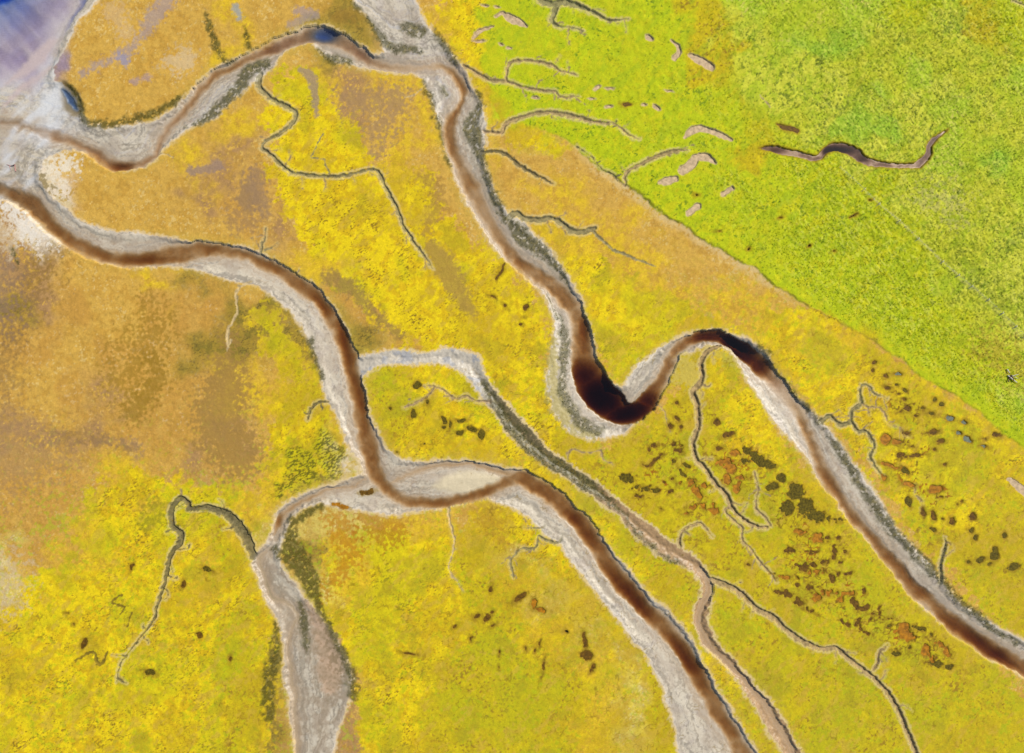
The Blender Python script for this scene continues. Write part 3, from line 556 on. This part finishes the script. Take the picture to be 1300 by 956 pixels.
veg('290,30,18 290,150,16 280,280,22 320,380,28 380,450,30 460,490,26', '3c'); veg('60,410,8 110,530,0', '1b')
veg('275,40,8 310,150,18 340,230,10', '2c'); veg('270,850,12 290,930,14', '2b')
veg('1120,250,16 1160,330,22 1230,420,24 1300,500,26', '2c'); veg('0,410,18 60,500,26 150,590,26 240,640,26 340,700,28 440,780,26 530,850,20 600,910,8', '3c')
veg('560,110,10 680,250,10 780,330,12 880,380,8', '3d')
veg('330,470,7 400,580,16 460,680,22 530,780,24 600,880,26 660,940,24', '4c'); veg('570,60,18 640,170,20 720,260,22 820,360,22 920,470,22 1030,580,18 1150,680,14 1290,760,10', '4d')
veg('190,150,22 180,250,40 220,340,56 280,450,44 320,560,24 380,680,18 430,780,22 480,900,24 490,1000,30', '2d'); veg('230,560,14 250,680,22 260,790,16', '2d')
veg('110,650,10 110,780,24 90,900,30 80,1100,30', '2d'); veg('180,190,14 240,130,20 330,90,14', '2d'); veg('100,300,10 230,330,10 130,330,10','2d')
veg('830,70,4 920,60,6 925,95,8 1010,95,9 1090,120,12 1140,160,22 1200,220,20', '1d'); veg('830,130,6 840,180,7 880,220,7 850,290,6', '1d')
veg('1250,70,14 1290,150,14', '3c'); veg('40,100,8 90,190,9 160,280,9 250,370,9 310,440,9', '4c'); 
vegm = ss(3.5, -3.5, VEG+nb2*3+nb*1.5); vgm = vegm*ss(-.8, -.05, fbm(GX, GY, 3.4, 75, 3)+.1)
paint(vgm, (86,80,26), .85); paint(vegm*ss(.2, .6, nb), (150,134,70), .5)
# gullies: floors
TONE = [(176,150,108), (150,140,100), (122,112,78), (206,180,128), (126,104,30)]
sGj = sG+nb*.9
fl = ss(.5, -.7, sGj)*(1-tV*.9)
tc = np.stack([lin(c) for c in TONE])[gtone]*(1+.4*nb)[..., None]
col = col*(1-fl[..., None]*.9)+tc*fl[..., None]*.9
# pans: walls
wl = ss(.8, -.6, sPc)*(pid >= 0); isM = np.isin(pkind[pid], ['m']); 
col = np.where((wl > 0)[..., None], col*(1-wl[..., None]*.8)+np.where(isM[..., None], lin((196,166,134)), lin((120,88,28)))*wl[..., None]*.8, col)
halo = ss(3.2, .6, sPc+nb)*(pid >= 0)*(~isM); paint(halo, (156,126,18), .55)
zone = new()
for q in ('1000,560,60 1100,640,60 1180,620,60', '850,560,30 760,700,60 700,800,60'): ribbon(zone, Z('3c', q))
for q in ('60,40,30 200,220,80 260,380,90 420,530,90 560,620,60 720,720,70 880,800,80',): ribbon(zone, Z('4d', q))
ribbon(zone, Z('4c', '640,300,50 760,420,80 760,560,90 760,700,70 900,820,60'))
zm = ss(8, -8, zone)*ss(-1, 2, sV)*ss(0, 2, sG)
sq = ss(.2, .09, np.abs(fbm(GX, GY, 7, 95, 2)))*ss(-.35, -.02, fbm(GX, GY, 11, 96, 2)); sqc = zm*sq*ss(-.9, -.1, n_mid); paint(sqc, (116,82,12), .85); paint(sqc*ss(.1, .4, fbm(GX, GY, 26, 99)), (176,104,14), .8); hgt -= (sqc*.08*(sPc > 1)).astype(np.float32)
sq2 = ss(.09, .03, np.abs(fbm(GX, GY, 10, 97, 2)))*ss(.15, .4, fbm(GX, GY, 16, 98, 2))*ss(4, 30, YFIELD*-1)*(1-inside_m)*ss(500, 620, GY+GX*.2); paint(sq2, (140,112,16), .6)
# flowing water has brown silt under it
paint(ss(1, -3, stT)*ss(30, 90, GX), (206,178,140), .6)
col = np.clip(col*ALB, .002, .7)
EX = {}
print('colours ok')

# ---------------------------------------------------------------- materials
def nodes(name):
    m = bpy.data.materials.new(name); m.use_nodes = True; n = m.node_tree; n.nodes.clear()
    o = n.nodes.new('ShaderNodeOutputMaterial'); return m, n, o
def ground_mat(name, rough, bump=.5, spec=.2, scale=3.0, var=.1):
    m, n, o = nodes(name)
    at = n.nodes.new('ShaderNodeAttribute'); at.attribute_name = 'cover'
    ge = n.nodes.new('ShaderNodeNewGeometry')
    no = n.nodes.new('ShaderNodeTexNoise'); no.inputs['Scale'].default_value = scale; no.inputs['Detail'].default_value = 5; n.links.new(ge.outputs['Position'], no.inputs['Vector'])
    mr = n.nodes.new('ShaderNodeMapRange'); mr.inputs[1].default_value = .3; mr.inputs[2].default_value = .7; mr.inputs[3].default_value = 1-var; mr.inputs[4].default_value = 1+var
    n.links.new(no.outputs[0], mr.inputs[0])
    vm = n.nodes.new('ShaderNodeVectorMath'); vm.operation = 'SCALE'; n.links.new(at.outputs['Color'], vm.inputs[0]); n.links.new(mr.outputs[0], vm.inputs['Scale'])
    b = n.nodes.new('ShaderNodeBsdfPrincipled'); n.links.new(vm.outputs[0], b.inputs['Base Color']); b.inputs['Roughness'].default_value = rough; b.inputs['Specular IOR Level'].default_value = spec
    bp = n.nodes.new('ShaderNodeBump'); bp.inputs['Strength'].default_value = bump; bp.inputs['Distance'].default_value = .12; n.links.new(no.outputs[0], bp.inputs['Height']); n.links.new(bp.outputs[0], b.inputs['Normal'])
    n.links.new(b.outputs[0], o.inputs[0]); return m
M_GRASS = ground_mat('meadow grass', .9, .45, .12, 3.0, .12); M_MARSH = ground_mat('marsh plants', .85, .4, .12, 3.0, .1); M_SAND = ground_mat('sand and mud', .5, .1, .35, 2.0, .06)
def water_mat(name):
    m, n, o = nodes(name)
    at = n.nodes.new('ShaderNodeAttribute'); at.attribute_name = 'cover'
    tr = n.nodes.new('ShaderNodeBsdfTransparent'); n.links.new(at.outputs['Color'], tr.inputs[0])
    ge = n.nodes.new('ShaderNodeNewGeometry'); no = n.nodes.new('ShaderNodeTexNoise'); no.inputs['Scale'].default_value = 1.2; no.inputs['Detail'].default_value = 3; n.links.new(ge.outputs['Position'], no.inputs['Vector'])
    bp = n.nodes.new('ShaderNodeBump'); bp.inputs['Strength'].default_value = .12; bp.inputs['Distance'].default_value = .05; n.links.new(no.outputs[0], bp.inputs['Height'])
    gl = n.nodes.new('ShaderNodeBsdfGlossy'); gl.inputs['Roughness'].default_value = .12; n.links.new(bp.outputs[0], gl.inputs['Normal'])
    # Schlick reflectance from the absolute facing angle (a thin sheet: no total internal reflection for light leaving the bed)
    dp = n.nodes.new('ShaderNodeVectorMath'); dp.operation = 'DOT_PRODUCT'; n.links.new(ge.outputs['Incoming'], dp.inputs[0]); n.links.new(bp.outputs[0], dp.inputs[1])
    def mth(op, a_, b_=None):
        q = n.nodes.new('ShaderNodeMath'); q.operation = op
        for k_, v_ in enumerate((a_, b_)):
            if v_ is None: continue
            if isinstance(v_, (int, float)): q.inputs[k_].default_value = v_
            else: n.links.new(v_, q.inputs[k_])
        return q.outputs[0]
    fr_o = mth('ADD', mth('MULTIPLY', mth('POWER', mth('SUBTRACT', 1.0, mth('ABSOLUTE', dp.outputs['Value'])), 5.0), .98), .02)
    mxs = n.nodes.new('ShaderNodeMixShader'); n.links.new(fr_o, mxs.inputs[0]); n.links.new(tr.outputs[0], mxs.inputs[1]); n.links.new(gl.outputs[0], mxs.inputs[2]); n.links.new(mxs.outputs[0], o.inputs[0])
    return m
M_WATER = water_mat('stained water')
def plain(name, c, rough=.8, spec=.3, var=.25, scale=4):
    m, n, o = nodes(name)
    ge = n.nodes.new('ShaderNodeNewGeometry'); no = n.nodes.new('ShaderNodeTexNoise'); no.inputs['Scale'].default_value = scale; no.inputs['Detail'].default_value = 6; n.links.new(ge.outputs['Position'], no.inputs['Vector'])
    rp = n.nodes.new('ShaderNodeValToRGB'); L = lin(c)*ALB; rp.color_ramp.elements[0].position = .3; rp.color_ramp.elements[1].position = .7
    rp.color_ramp.elements[0].color = (*[float(v*(1-var)) for v in L], 1); rp.color_ramp.elements[1].color = (*[float(min(1, v*(1+var))) for v in L], 1)
    n.links.new(no.outputs[0], rp.inputs[0]); b = n.nodes.new('ShaderNodeBsdfPrincipled'); n.links.new(rp.outputs[0], b.inputs['Base Color']); b.inputs['Roughness'].default_value = rough; b.inputs['Specular IOR Level'].default_value = spec
    bp = n.nodes.new('ShaderNodeBump'); bp.inputs['Strength'].default_value = .3; bp.inputs['Distance'].default_value = .08; n.links.new(no.outputs[0], bp.inputs['Height']); n.links.new(bp.outputs[0], b.inputs['Normal'])
    n.links.new(b.outputs[0], o.inputs[0]); return m

# ---------------------------------------------------------------- sheets cut from the grid
WXc = ((GX-650)*S).astype(np.float32); WYc = ((478-GY)*S).astype(np.float32)
def mesh_from(name, V, F, colr=None, mat=None, smooth=True):
    me = bpy.data.meshes.new(name); nv, nf, k = len(V), len(F), F.shape[1]
    me.vertices.add(nv); me.vertices.foreach_set('co', np.ascontiguousarray(V, np.float32).ravel())
    me.loops.add(nf*k); me.loops.foreach_set('vertex_index', np.ascontiguousarray(F, np.int32).ravel())
    me.polygons.add(nf); me.polygons.foreach_set('loop_start', np.arange(0, nf*k, k, dtype=np.int32))
    try: me.polygons.foreach_set('loop_total', np.full(nf, k, np.int32))
    except Exception: pass
    me.polygons.foreach_set('use_smooth', np.full(nf, smooth))
    me.update(calc_edges=True)
    if colr is not None:
        a = me.color_attributes.new('cover', 'FLOAT_COLOR', 'POINT'); buf = np.ones((nv, 4), np.float32); buf[:, :3] = colr; a.data.foreach_set('color', buf.ravel())
    if mat: me.materials.append(mat)
    o = bpy.data.objects.new(name, me); COL.objects.link(o); return o
def sheet(name, cells, ZZ, colr, mat, kind='structure', origin=None, base=None):
    """cells: bool (H-1,W-1) of grid squares to use"""
    r, c = cells if isinstance(cells, tuple) else np.nonzero(cells)
    if len(r) == 0: return None
    q = np.stack([(r+1)*W+c, (r+1)*W+c+1, r*W+c+1, r*W+c], 1)
    u, inv = np.unique(q, return_inverse=True); inv = inv.reshape(q.shape)
    V = np.stack([WXc.ravel()[u], WYc.ravel()[u], (ZZ.ravel()[u] if isinstance(ZZ, np.ndarray) else np.full(len(u), ZZ, np.float32))], 1)
    if origin is not None: V = V-np.array(origin, np.float32)
    o = mesh_from(name, V, inv, None if colr is None else colr.reshape(-1, 3)[u], mat)
    if origin is not None: o.location = origin
    if kind: o['kind'] = kind
    return o
def cc_(f): return (f[:-1, :-1]+f[1:, 1:]+f[1:, :-1]+f[:-1, 1:])/4
cV, cS, cB_, cM_ = cc_(sV), cc_(sS), cc_(sB), cc_(sM)
cX, cY = cc_(GX), cc_(GY)
val = cV < 0; mead = (cS < 0) & ~val
flat = val & (cX < 120) & (cX+.0*cY < 118) & (cY < 246) & ((cX < 52) | (cY < 150))
midv = val & (cM_ < cB_) & ~flat
barc = (cc_(bar_cut) < 0) & val
bside = val & ~flat & ~midv & ~barc & ((cX > 560) & (cY < 330) | (cY < 250) | (cc_(st['B']) < np.minimum(cc_(stA), 55)) & (cX > 600))
dside = val & ~flat & ~midv & ~barc & ~bside & (cX < 462) & (cY > 604)
aside = val & ~flat & ~midv & ~barc & ~bside & ~dside
def cells(m): return m
sheet('meadow', mead, hgt, col, M_GRASS)
sheet('salt_marsh', ~mead & ~val, hgt, col, M_MARSH)
sheet('tidal_flat', flat, hgt, col, M_SAND)
for nm, mk in (('creek_bed', bside), ('creek_bed', aside), ('creek_bed', midv), ('creek_bed', dside), ('sandbar', barc)):
    sheet(nm, mk, hgt, col, M_SAND)
# water
TEA = np.array([.88, 1.42, 2.35], np.float32); BLUE = np.array([3.2, 2.1, .45], np.float32); VIO = np.array([1.0, 1.2, .6], np.float32)  # BLUE and VIO put sky reflection into the water's absorption tint
depth = np.clip(ZW-hgt, 0, 4)
def gz(x, y, rx, ry): return np.exp(-(((GX-x)/rx)**2+((GY-y)/ry)**2))[..., None]
kk = TEA*np.ones((H, W, 1), np.float32)
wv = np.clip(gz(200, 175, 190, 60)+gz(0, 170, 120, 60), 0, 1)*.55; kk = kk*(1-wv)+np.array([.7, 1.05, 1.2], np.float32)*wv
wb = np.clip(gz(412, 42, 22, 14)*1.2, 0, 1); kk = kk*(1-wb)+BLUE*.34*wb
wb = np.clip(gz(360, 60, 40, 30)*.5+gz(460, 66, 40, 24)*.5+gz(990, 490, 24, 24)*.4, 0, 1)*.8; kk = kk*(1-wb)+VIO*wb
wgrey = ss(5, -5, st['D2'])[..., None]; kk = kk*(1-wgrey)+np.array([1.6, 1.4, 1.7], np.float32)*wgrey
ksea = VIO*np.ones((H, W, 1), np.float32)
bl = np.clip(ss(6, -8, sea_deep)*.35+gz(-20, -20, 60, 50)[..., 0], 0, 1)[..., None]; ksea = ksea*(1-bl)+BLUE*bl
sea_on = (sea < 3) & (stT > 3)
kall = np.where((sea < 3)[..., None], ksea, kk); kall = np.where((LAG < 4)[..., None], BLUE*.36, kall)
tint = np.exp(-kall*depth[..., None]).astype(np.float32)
cd = cc_(depth); used = np.zeros_like(val)
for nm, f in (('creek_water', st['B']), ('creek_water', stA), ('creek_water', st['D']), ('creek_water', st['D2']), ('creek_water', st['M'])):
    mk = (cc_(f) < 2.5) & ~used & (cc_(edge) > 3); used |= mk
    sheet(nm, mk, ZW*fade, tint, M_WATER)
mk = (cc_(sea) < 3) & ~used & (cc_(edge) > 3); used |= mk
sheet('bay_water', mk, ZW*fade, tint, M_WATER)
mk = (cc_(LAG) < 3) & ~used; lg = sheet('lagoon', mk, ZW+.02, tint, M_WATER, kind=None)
lg['label'] = 'small blue lagoon in the dark hollow at the tip of the ochre marsh'; lg['category'] = 'pool'
print('sheets ok')

# ---------------------------------------------------------------- pans as objects
PM = {'m': plain('dry pink mud', (210,182,142), .8, .1, .3, 1.0), 'd': plain('wet brown mud', (108,76,8), .7, .12, .5, 1.4),
      'r': plain('orange silt', (172,114,12), .6, .12, .5, .9), 'o': plain('olive weed', (98,84,12), .75, .1, .55, 2),
      'b': plain('blue grey wet mud', (104,112,88), .5, .25, .4, 1.5), 'h': plain('black hole mud', (40,30,12), .8, .1, .3, 3), 'w': plain('silty pool bed', (226,198,160), .6, .2, .25, 1)}
CLN = {'strip': 'on the yellow marsh right of the eastern creek', 'mid': 'beside the long narrow gully south of the dark pool', 'midlow': 'between the middle creek and the long narrow gully',
       'orange': 'around the orange pools in the southeastern marsh', 'weedy': 'in the weedy patch beside the eastern creek', 'south': 'in the ragged belt left of the lower eastern creek',
       'corner': 'near the lower right bend of the eastern creek', 'loop': 'inside the creek loop at the centre', 'south marsh': 'on the marsh left of the lower main creek',
       'west marsh': 'on the lower left yellow marsh', 'loop north': 'on the yellow marsh above the creek loop', 'bed': 'on the sand at the creek fork'}
KN = {'d': ('brown', 'mud_pan', 'mud pan'), 'r': ('orange', 'silty_pool', 'silty pool'), 'o': ('olive', 'weedy_pan', 'weedy pan'), 'b': ('blue-grey', 'wet_pan', 'wet pan'),
      'h': ('black', 'mud_hole', 'mud hole'), 'm': ('pink', 'mud_pan', 'mud pan'), 'w': ('dark red-brown', 'marsh_pool', 'pool')}
ORD = ['', 'second', 'third', 'fourth', 'fifth', 'sixth', 'seventh', 'eighth', 'ninth', 'tenth', 'eleventh', 'twelfth', 'thirteenth', 'fourteenth', 'fifteenth', 'sixteenth', 'seventeenth', 'eighteenth', 'nineteenth', 'twentieth']
def shape_word(p):
    if 'r' in p: return 'long'
    a = max(p['e'][2:4])/min(p['e'][2:4]); big_ = max(p['e'][2:4])
    return ('long' if a > 2.2 else 'oval' if a > 1.35 else 'round') if big_ > 3.2 else 'tiny'
groups = {}
for i, p in enumerate(PANS):
    if not p.get('label'): groups.setdefault((p['cl'], p['kind'], shape_word(p)), []).append(i)
for (cl, kd_, sh), ids in groups.items():
    ids.sort(key=lambda i: PANS[i]['c'][1]); n = len(ids)
    for j, i in enumerate(ids):
        pos = '' if n == 1 else ('uppermost ' if j == 0 else 'lowest ' if j == n-1 else ORD[j]+' from top, ')
        PANS[i]['label'] = f"{pos}{sh} {KN[kd_][0]} {KN[kd_][2].split()[-1]} {CLN[cl]}"
cpid = pid[:-1, :-1]; cpid = np.maximum.reduce([pid[:-1, :-1], pid[1:, 1:], pid[1:, :-1], pid[:-1, 1:]])
cmin = np.minimum.reduce([sPc[:-1, :-1], sPc[1:, 1:], sPc[1:, :-1], sPc[:-1, 1:]])
rr_, cc2_ = np.nonzero((cmin < .3) & (cpid >= 0)); ids_ = cpid[rr_, cc2_]; od = np.argsort(ids_, kind='stable'); rr_, cc2_, ids_ = rr_[od], cc2_[od], ids_[od]
PCELLS = {int(k): (rr_[ids_ == k], cc2_[ids_ == k]) for k in np.unique(ids_)}
for k_, (ra, ca) in list(PCELLS.items()):        # keep each pan in one piece
    left = set(zip(ra.tolist(), ca.tolist())); best = []
    while left:
        stk = [left.pop()]; comp = []
        while stk:
            q = stk.pop(); comp.append(q)
            for dq in ((1, 0), (-1, 0), (0, 1), (0, -1)):
                t = (q[0]+dq[0], q[1]+dq[1])
                if t in left: left.remove(t); stk.append(t)
        if len(comp) > len(best): best = comp
    PCELLS[k_] = (np.array([q[0] for q in best]), np.array([q[1] for q in best]))
PREL = (fbm(GX, GY, 5, 80, 2)*.03).astype(np.float32)
for i, p in enumerate(PANS):
    mk = PCELLS.get(i)
    if mk is None:
        print('pan lost', i, p['label']); continue
    r_, c_ = mk; base = float(np.median(hgt[np.clip(r_, 0, H-1), np.clip(c_, 0, W-1)]))
    ref = .34-.18*max(0, min(1, (p['c'][0]-900)/160)) if (p['c'][0] > 700 and p['cl'] == 'meadow') else 0.0
    kd_ = p['kind']; zp = ref-kd[kd_]
    if p['cl'] == 'bed': zp = base+.13
    cx, cy = (p['c'][0]-650)*S, (478-p['c'][1])*S
    nmz = KN[kd_][1]
    relief = PREL+np.float32(zp)
    o = sheet(nmz, mk, relief, None, PM[kd_], kind=None, origin=(cx, cy, 0))
    o['label'] = p['label']; o['category'] = KN[kd_][2]; o['group'] = 'pans '+({'meadow': 'on the green meadow'}.get(p['cl']) or CLN[p['cl']])
    if kd_ == 'w' and p['cl'] == 'meadow':       # standing water over the silty bed
        d2 = np.clip(.28*ss(0, 3, -sPc)+spot*.7, 0, 2)*(.35+.65*ss(-.3, .4, fbm(GX, GY, 22, 82)+.3))
        wt = np.exp(-np.array([1.8, 2.2, 2.3], np.float32)*d2[..., None]*1.5)
        ob = sheet('pool_water', mk, zp+.1, wt.astype(np.float32), M_WATER, kind=None, origin=(cx, cy, 0)); ob.location = (0, 0, 0); ob.parent = o
print('pans ok', len(PANS))

# ---------------------------------------------------------------- grass tufts (uncountable)
def zat(px, py):
    i = np.clip((py-Y0).astype(int), 0, H-1); j = np.clip((px-X0).astype(int), 0, W-1); return hgt[i, j], col[i, j], i, j
def tufts(name, px, py, size, height, tintv, lab, cat, nb_=5, lean=.5):
    z, c, i, j = zat(px, py); n = len(px)
    x = (px-650)*S; y = (478-py)*S
    ang = rng.random((n, nb_))*2*np.pi; ln = size[:, None]*(.6+.6*rng.random((n, nb_))); wd = ln*.28
    dx, dy = np.cos(ang), np.sin(ang)
    X = x[:, None]; Y = y[:, None]; Zb = z[:, None]
    zb = Zb-.03+0*dx; v0 = np.stack([X-dy*wd, Y+dx*wd, zb], -1); v1 = np.stack([X+dy*wd, Y-dx*wd, zb], -1)
    v2 = np.stack([X+dx*ln, Y+dy*ln, Zb+height[:, None]*(.5+.6*rng.random((n, nb_)))], -1)
    V = np.stack([v0, v1, v2], 2).reshape(-1, 3); F = np.arange(len(V)).reshape(-1, 3)
    cv = c*tintv*(1+.3*(rng.random((n, 1))-.5)); cv = np.repeat(cv, nb_*3, 0)
    o = mesh_from(name, V, F, np.clip(cv, .003, .7), M_GRASS, False); o['kind'] = 'stuff'; return o
N = 150000
px = rng.uniform(690, X1-20, N); py = rng.uniform(Y0+20, 620, N); ii = (py-Y0).astype(int); jj = (px-X0).astype(int)
keep = (sS[ii, jj] < -3) & (sPc[ii, jj] > 2) & (sG[ii, jj] > 2) & (rng.random(N) < .04+.75*rough_z[ii, jj])
px, py = px[keep], py[keep]
tc_ = np.where(rng.random((len(px), 1)) < .3, np.array([[1.25, 1.2, 1.6]]), np.array([[.9, 1.0, .9]]))
tufts('grass_tufts', px, py, rng.uniform(.18, .42, len(px)), rng.uniform(.12, .34, len(px)), tc_, '', '')
N = 260000
px = rng.uniform(X0+10, X1-10, N); py = rng.uniform(Y0+10, Y1-10, N); ii = (py-Y0).astype(int); jj = (px-X0).astype(int)
keep = (vgm[ii, jj] > .45) & (stT[ii, jj] > 1); px, py = px[keep], py[keep]
tufts('cordgrass', px, py, rng.uniform(.15, .34, len(px)), rng.uniform(.1, .28, len(px)), np.where(rng.random((len(px), 1)) < .5, np.array([[.75, .85, .7]]), np.array([[1.15, 1.1, 1.0]])), '', '')
print('tufts ok')

# ---------------------------------------------------------------- plain beyond the surveyed patch
bx0, bx1, by0, by1 = WXc.min(), WXc.max(), WYc.min(), WYc.max(); Rr = 5000
V = np.array([(bx0,by0,0),(bx1,by0,0),(bx1,by1,0),(bx0,by1,0),(-Rr,-Rr,0),(Rr,-Rr,0),(Rr,Rr,0),(-Rr,Rr,0)], np.float32)
F = np.array([(4,5,1,0),(5,6,2,1),(6,7,3,2),(7,4,0,3)])
far = mesh_from('coastal_plain', V, F, None, None, False); far['kind'] = 'structure'
m, n, o_ = nodes('coastal plain'); ge = n.nodes.new('ShaderNodeNewGeometry')
no = n.nodes.new('ShaderNodeTexNoise'); no.inputs['Scale'].default_value = .012; no.inputs['Detail'].default_value = 12; no.inputs['Roughness'].default_value = .62; n.links.new(ge.outputs['Position'], no.inputs['Vector'])
rp = n.nodes.new('ShaderNodeValToRGB'); e = rp.color_ramp.elements
for k_, (pp, cc2) in enumerate([(.32, (166,126,64)), (.42, (205,160,40)), (.52, (214,190,20)), (.62, (182,188,20)), (.72, (150,178,40))]):
    el = e[k_] if k_ < 2 else e.new(pp); el.position = pp; el.color = (*[float(v*ALB) for v in lin(cc2)], 1)
n.links.new(no.outputs[0], rp.inputs[0]); b = n.nodes.new('ShaderNodeBsdfPrincipled'); b.inputs['Roughness'].default_value = .9; n.links.new(rp.outputs[0], b.inputs['Base Color']); n.links.new(b.outputs[0], o_.inputs[0]); far.data.materials.append(m)

# ---------------------------------------------------------------- fence, driftwood
def h_at(px, py): return float(hgt[int(round(py-Y0)), int(round(px-X0))])
def wpt(px, py, dz=0): return ((px-650)*S, (478-py)*S, h_at(px, py)+dz)
import bmesh
from mathutils import Vector
def tube_bm(bm, a, b, r0, r1, seg=6):
    a = Vector(a); b = Vector(b); d = (b-a).normalized(); u = d.orthogonal().normalized(); v = d.cross(u)
    r_ = [[bm.verts.new(p+(u*math.cos(t)+v*math.sin(t))*r) for t in (2*math.pi*k/seg for k in range(seg))] for p, r in ((a, r0), (b, r1))]
    for k in range(seg): bm.faces.new((r_[0][k], r_[0][(k+1) % seg], r_[1][(k+1) % seg], r_[1][k]))
    bm.faces.new(r_[0][::-1]); bm.faces.new(r_[1])
def obj_bm(name, bm, mat, parent=None):
    bmesh.ops.recalc_face_normals(bm, faces=bm.faces)
    me = bpy.data.meshes.new(name); bm.to_mesh(me); bm.free(); me.materials.append(mat)
    o = bpy.data.objects.new(name, me); COL.objects.link(o)
    if parent: o.parent = parent
    return o
WOOD = plain('weathered pale wood', (235,228,205), .8, .2, .2, 8); WIRE = plain('grey wire', (170,165,120), .5, .4, .1, 8); DARKW = plain('dark wet wood', (96,66,62), .7, .3, .3, 6)
FP = [(1065,213),(1096,241),(1114,260),(1140,281),(1164,304),(1195,333),(1215,350),(1232,364),(1253,381),(1271,398),(1288,415),(1300,427),(1345,470)]
path = []
for a, b in zip(FP[:-1], FP[1:]):
    L = math.dist(a, b); k = max(1, round(L/10))
    for t in range(k): path.append((a[0]+(b[0]-a[0])*t/k, a[1]+(b[1]-a[1])*t/k))
path.append(FP[-1])
fence = bpy.data.objects.new('wire_fence', None); COL.objects.link(fence); o0 = wpt(*path[0]); fence.location = o0
fence['label'] = 'long low wire fence on pale posts running down the right side of the green meadow'; fence['category'] = 'fence'
FO = Vector(o0)
for i, p in enumerate(path):
    big_p = any(math.dist(p, q) < 2 for q in FP[1:])
    bm = bmesh.new(); a = Vector(wpt(*p, -.2))-FO; b = Vector(wpt(*p, 1.15))-FO
    tube_bm(bm, a, b, .10 if big_p else .07, .085 if big_p else .055)
    obj_bm('post', bm, WOOD, fence)
    if big_p:
        for s_ in (-1, 1):
            bm = bmesh.new(); tube_bm(bm, b-Vector((0, 0, .25)), a+Vector((s_*.75, s_*.6, .25)), .07, .06); obj_bm('brace', bm, WOOD, fence)
for hz in (.45, .8, 1.08):
    bm = bmesh.new()
    for p, q in zip(path[:-1], path[1:]): tube_bm(bm, Vector(wpt(*p, hz))-FO, Vector(wpt(*q, hz))-FO, .012, .012, 4)
    obj_bm('wire', bm, WIRE, fence)
def branchy(name, px, py, segs, mat, label, cat):
    o0 = Vector(wpt(px, py)); root = bpy.data.objects.new(name, None); COL.objects.link(root); root.location = o0; root['label'] = label; root['category'] = cat
    for k, (nm, a, b, r0, r1, mt) in enumerate(segs):
        bm = bmesh.new(); A, B = Vector(a), Vector(b); mid = (A+B)/2+Vector((random.uniform(-.1, .1), random.uniform(-.1, .1), .05))
        tube_bm(bm, A, mid, r0, (r0+r1)/2, 8); tube_bm(bm, mid, B, (r0+r1)/2, r1, 8); obj_bm(nm, bm, mt, root)
PINKW = plain('pink bleached wood', (205,150,140), .8, .2, .2, 6)
branchy('driftwood', 13, 212, [('trunk', (1.3, -1.2, .12), (1.2, .9, .3), .16, .12, PINKW), ('branch', (1.2, .9, .3), (-.1, .5, .2), .13, .09, DARKW), ('branch', (-.1, .5, .2), (-1.6, 1.0, .1), .1, .05, PINKW), ('branch', (-.6, .6, .15), (-.3, -.6, .1), .08, .04, PINKW)], DARKW, 'stranded forked branch with pinkish limbs lying on the pale tidal flat', 'driftwood')
branchy('driftwood', 1283, 479, [('trunk', (-1.2, .6, .2), (1.6, -1.6, .25), .2, .12, WOOD), ('branch', (-1.4, 2.6, .2), (-.7, 1.4, .3), .16, .12, WOOD), ('branch', (.2, .4, .25), (1.9, .9, .5), .12, .06, WOOD), ('branch', (-.6, .2, .3), (-1.0, -1.5, .15), .22, .12, DARKW), ('branch', (-.2, .8, .2), (.6, -1.3, .4), .2, .1, DARKW), ('branch', (.8, .2, .3), (1.9, -.4, .3), .1, .05, WOOD)], WOOD, 'white and black heap of dead branches on the meadow near the right edge', 'driftwood')
print('done')
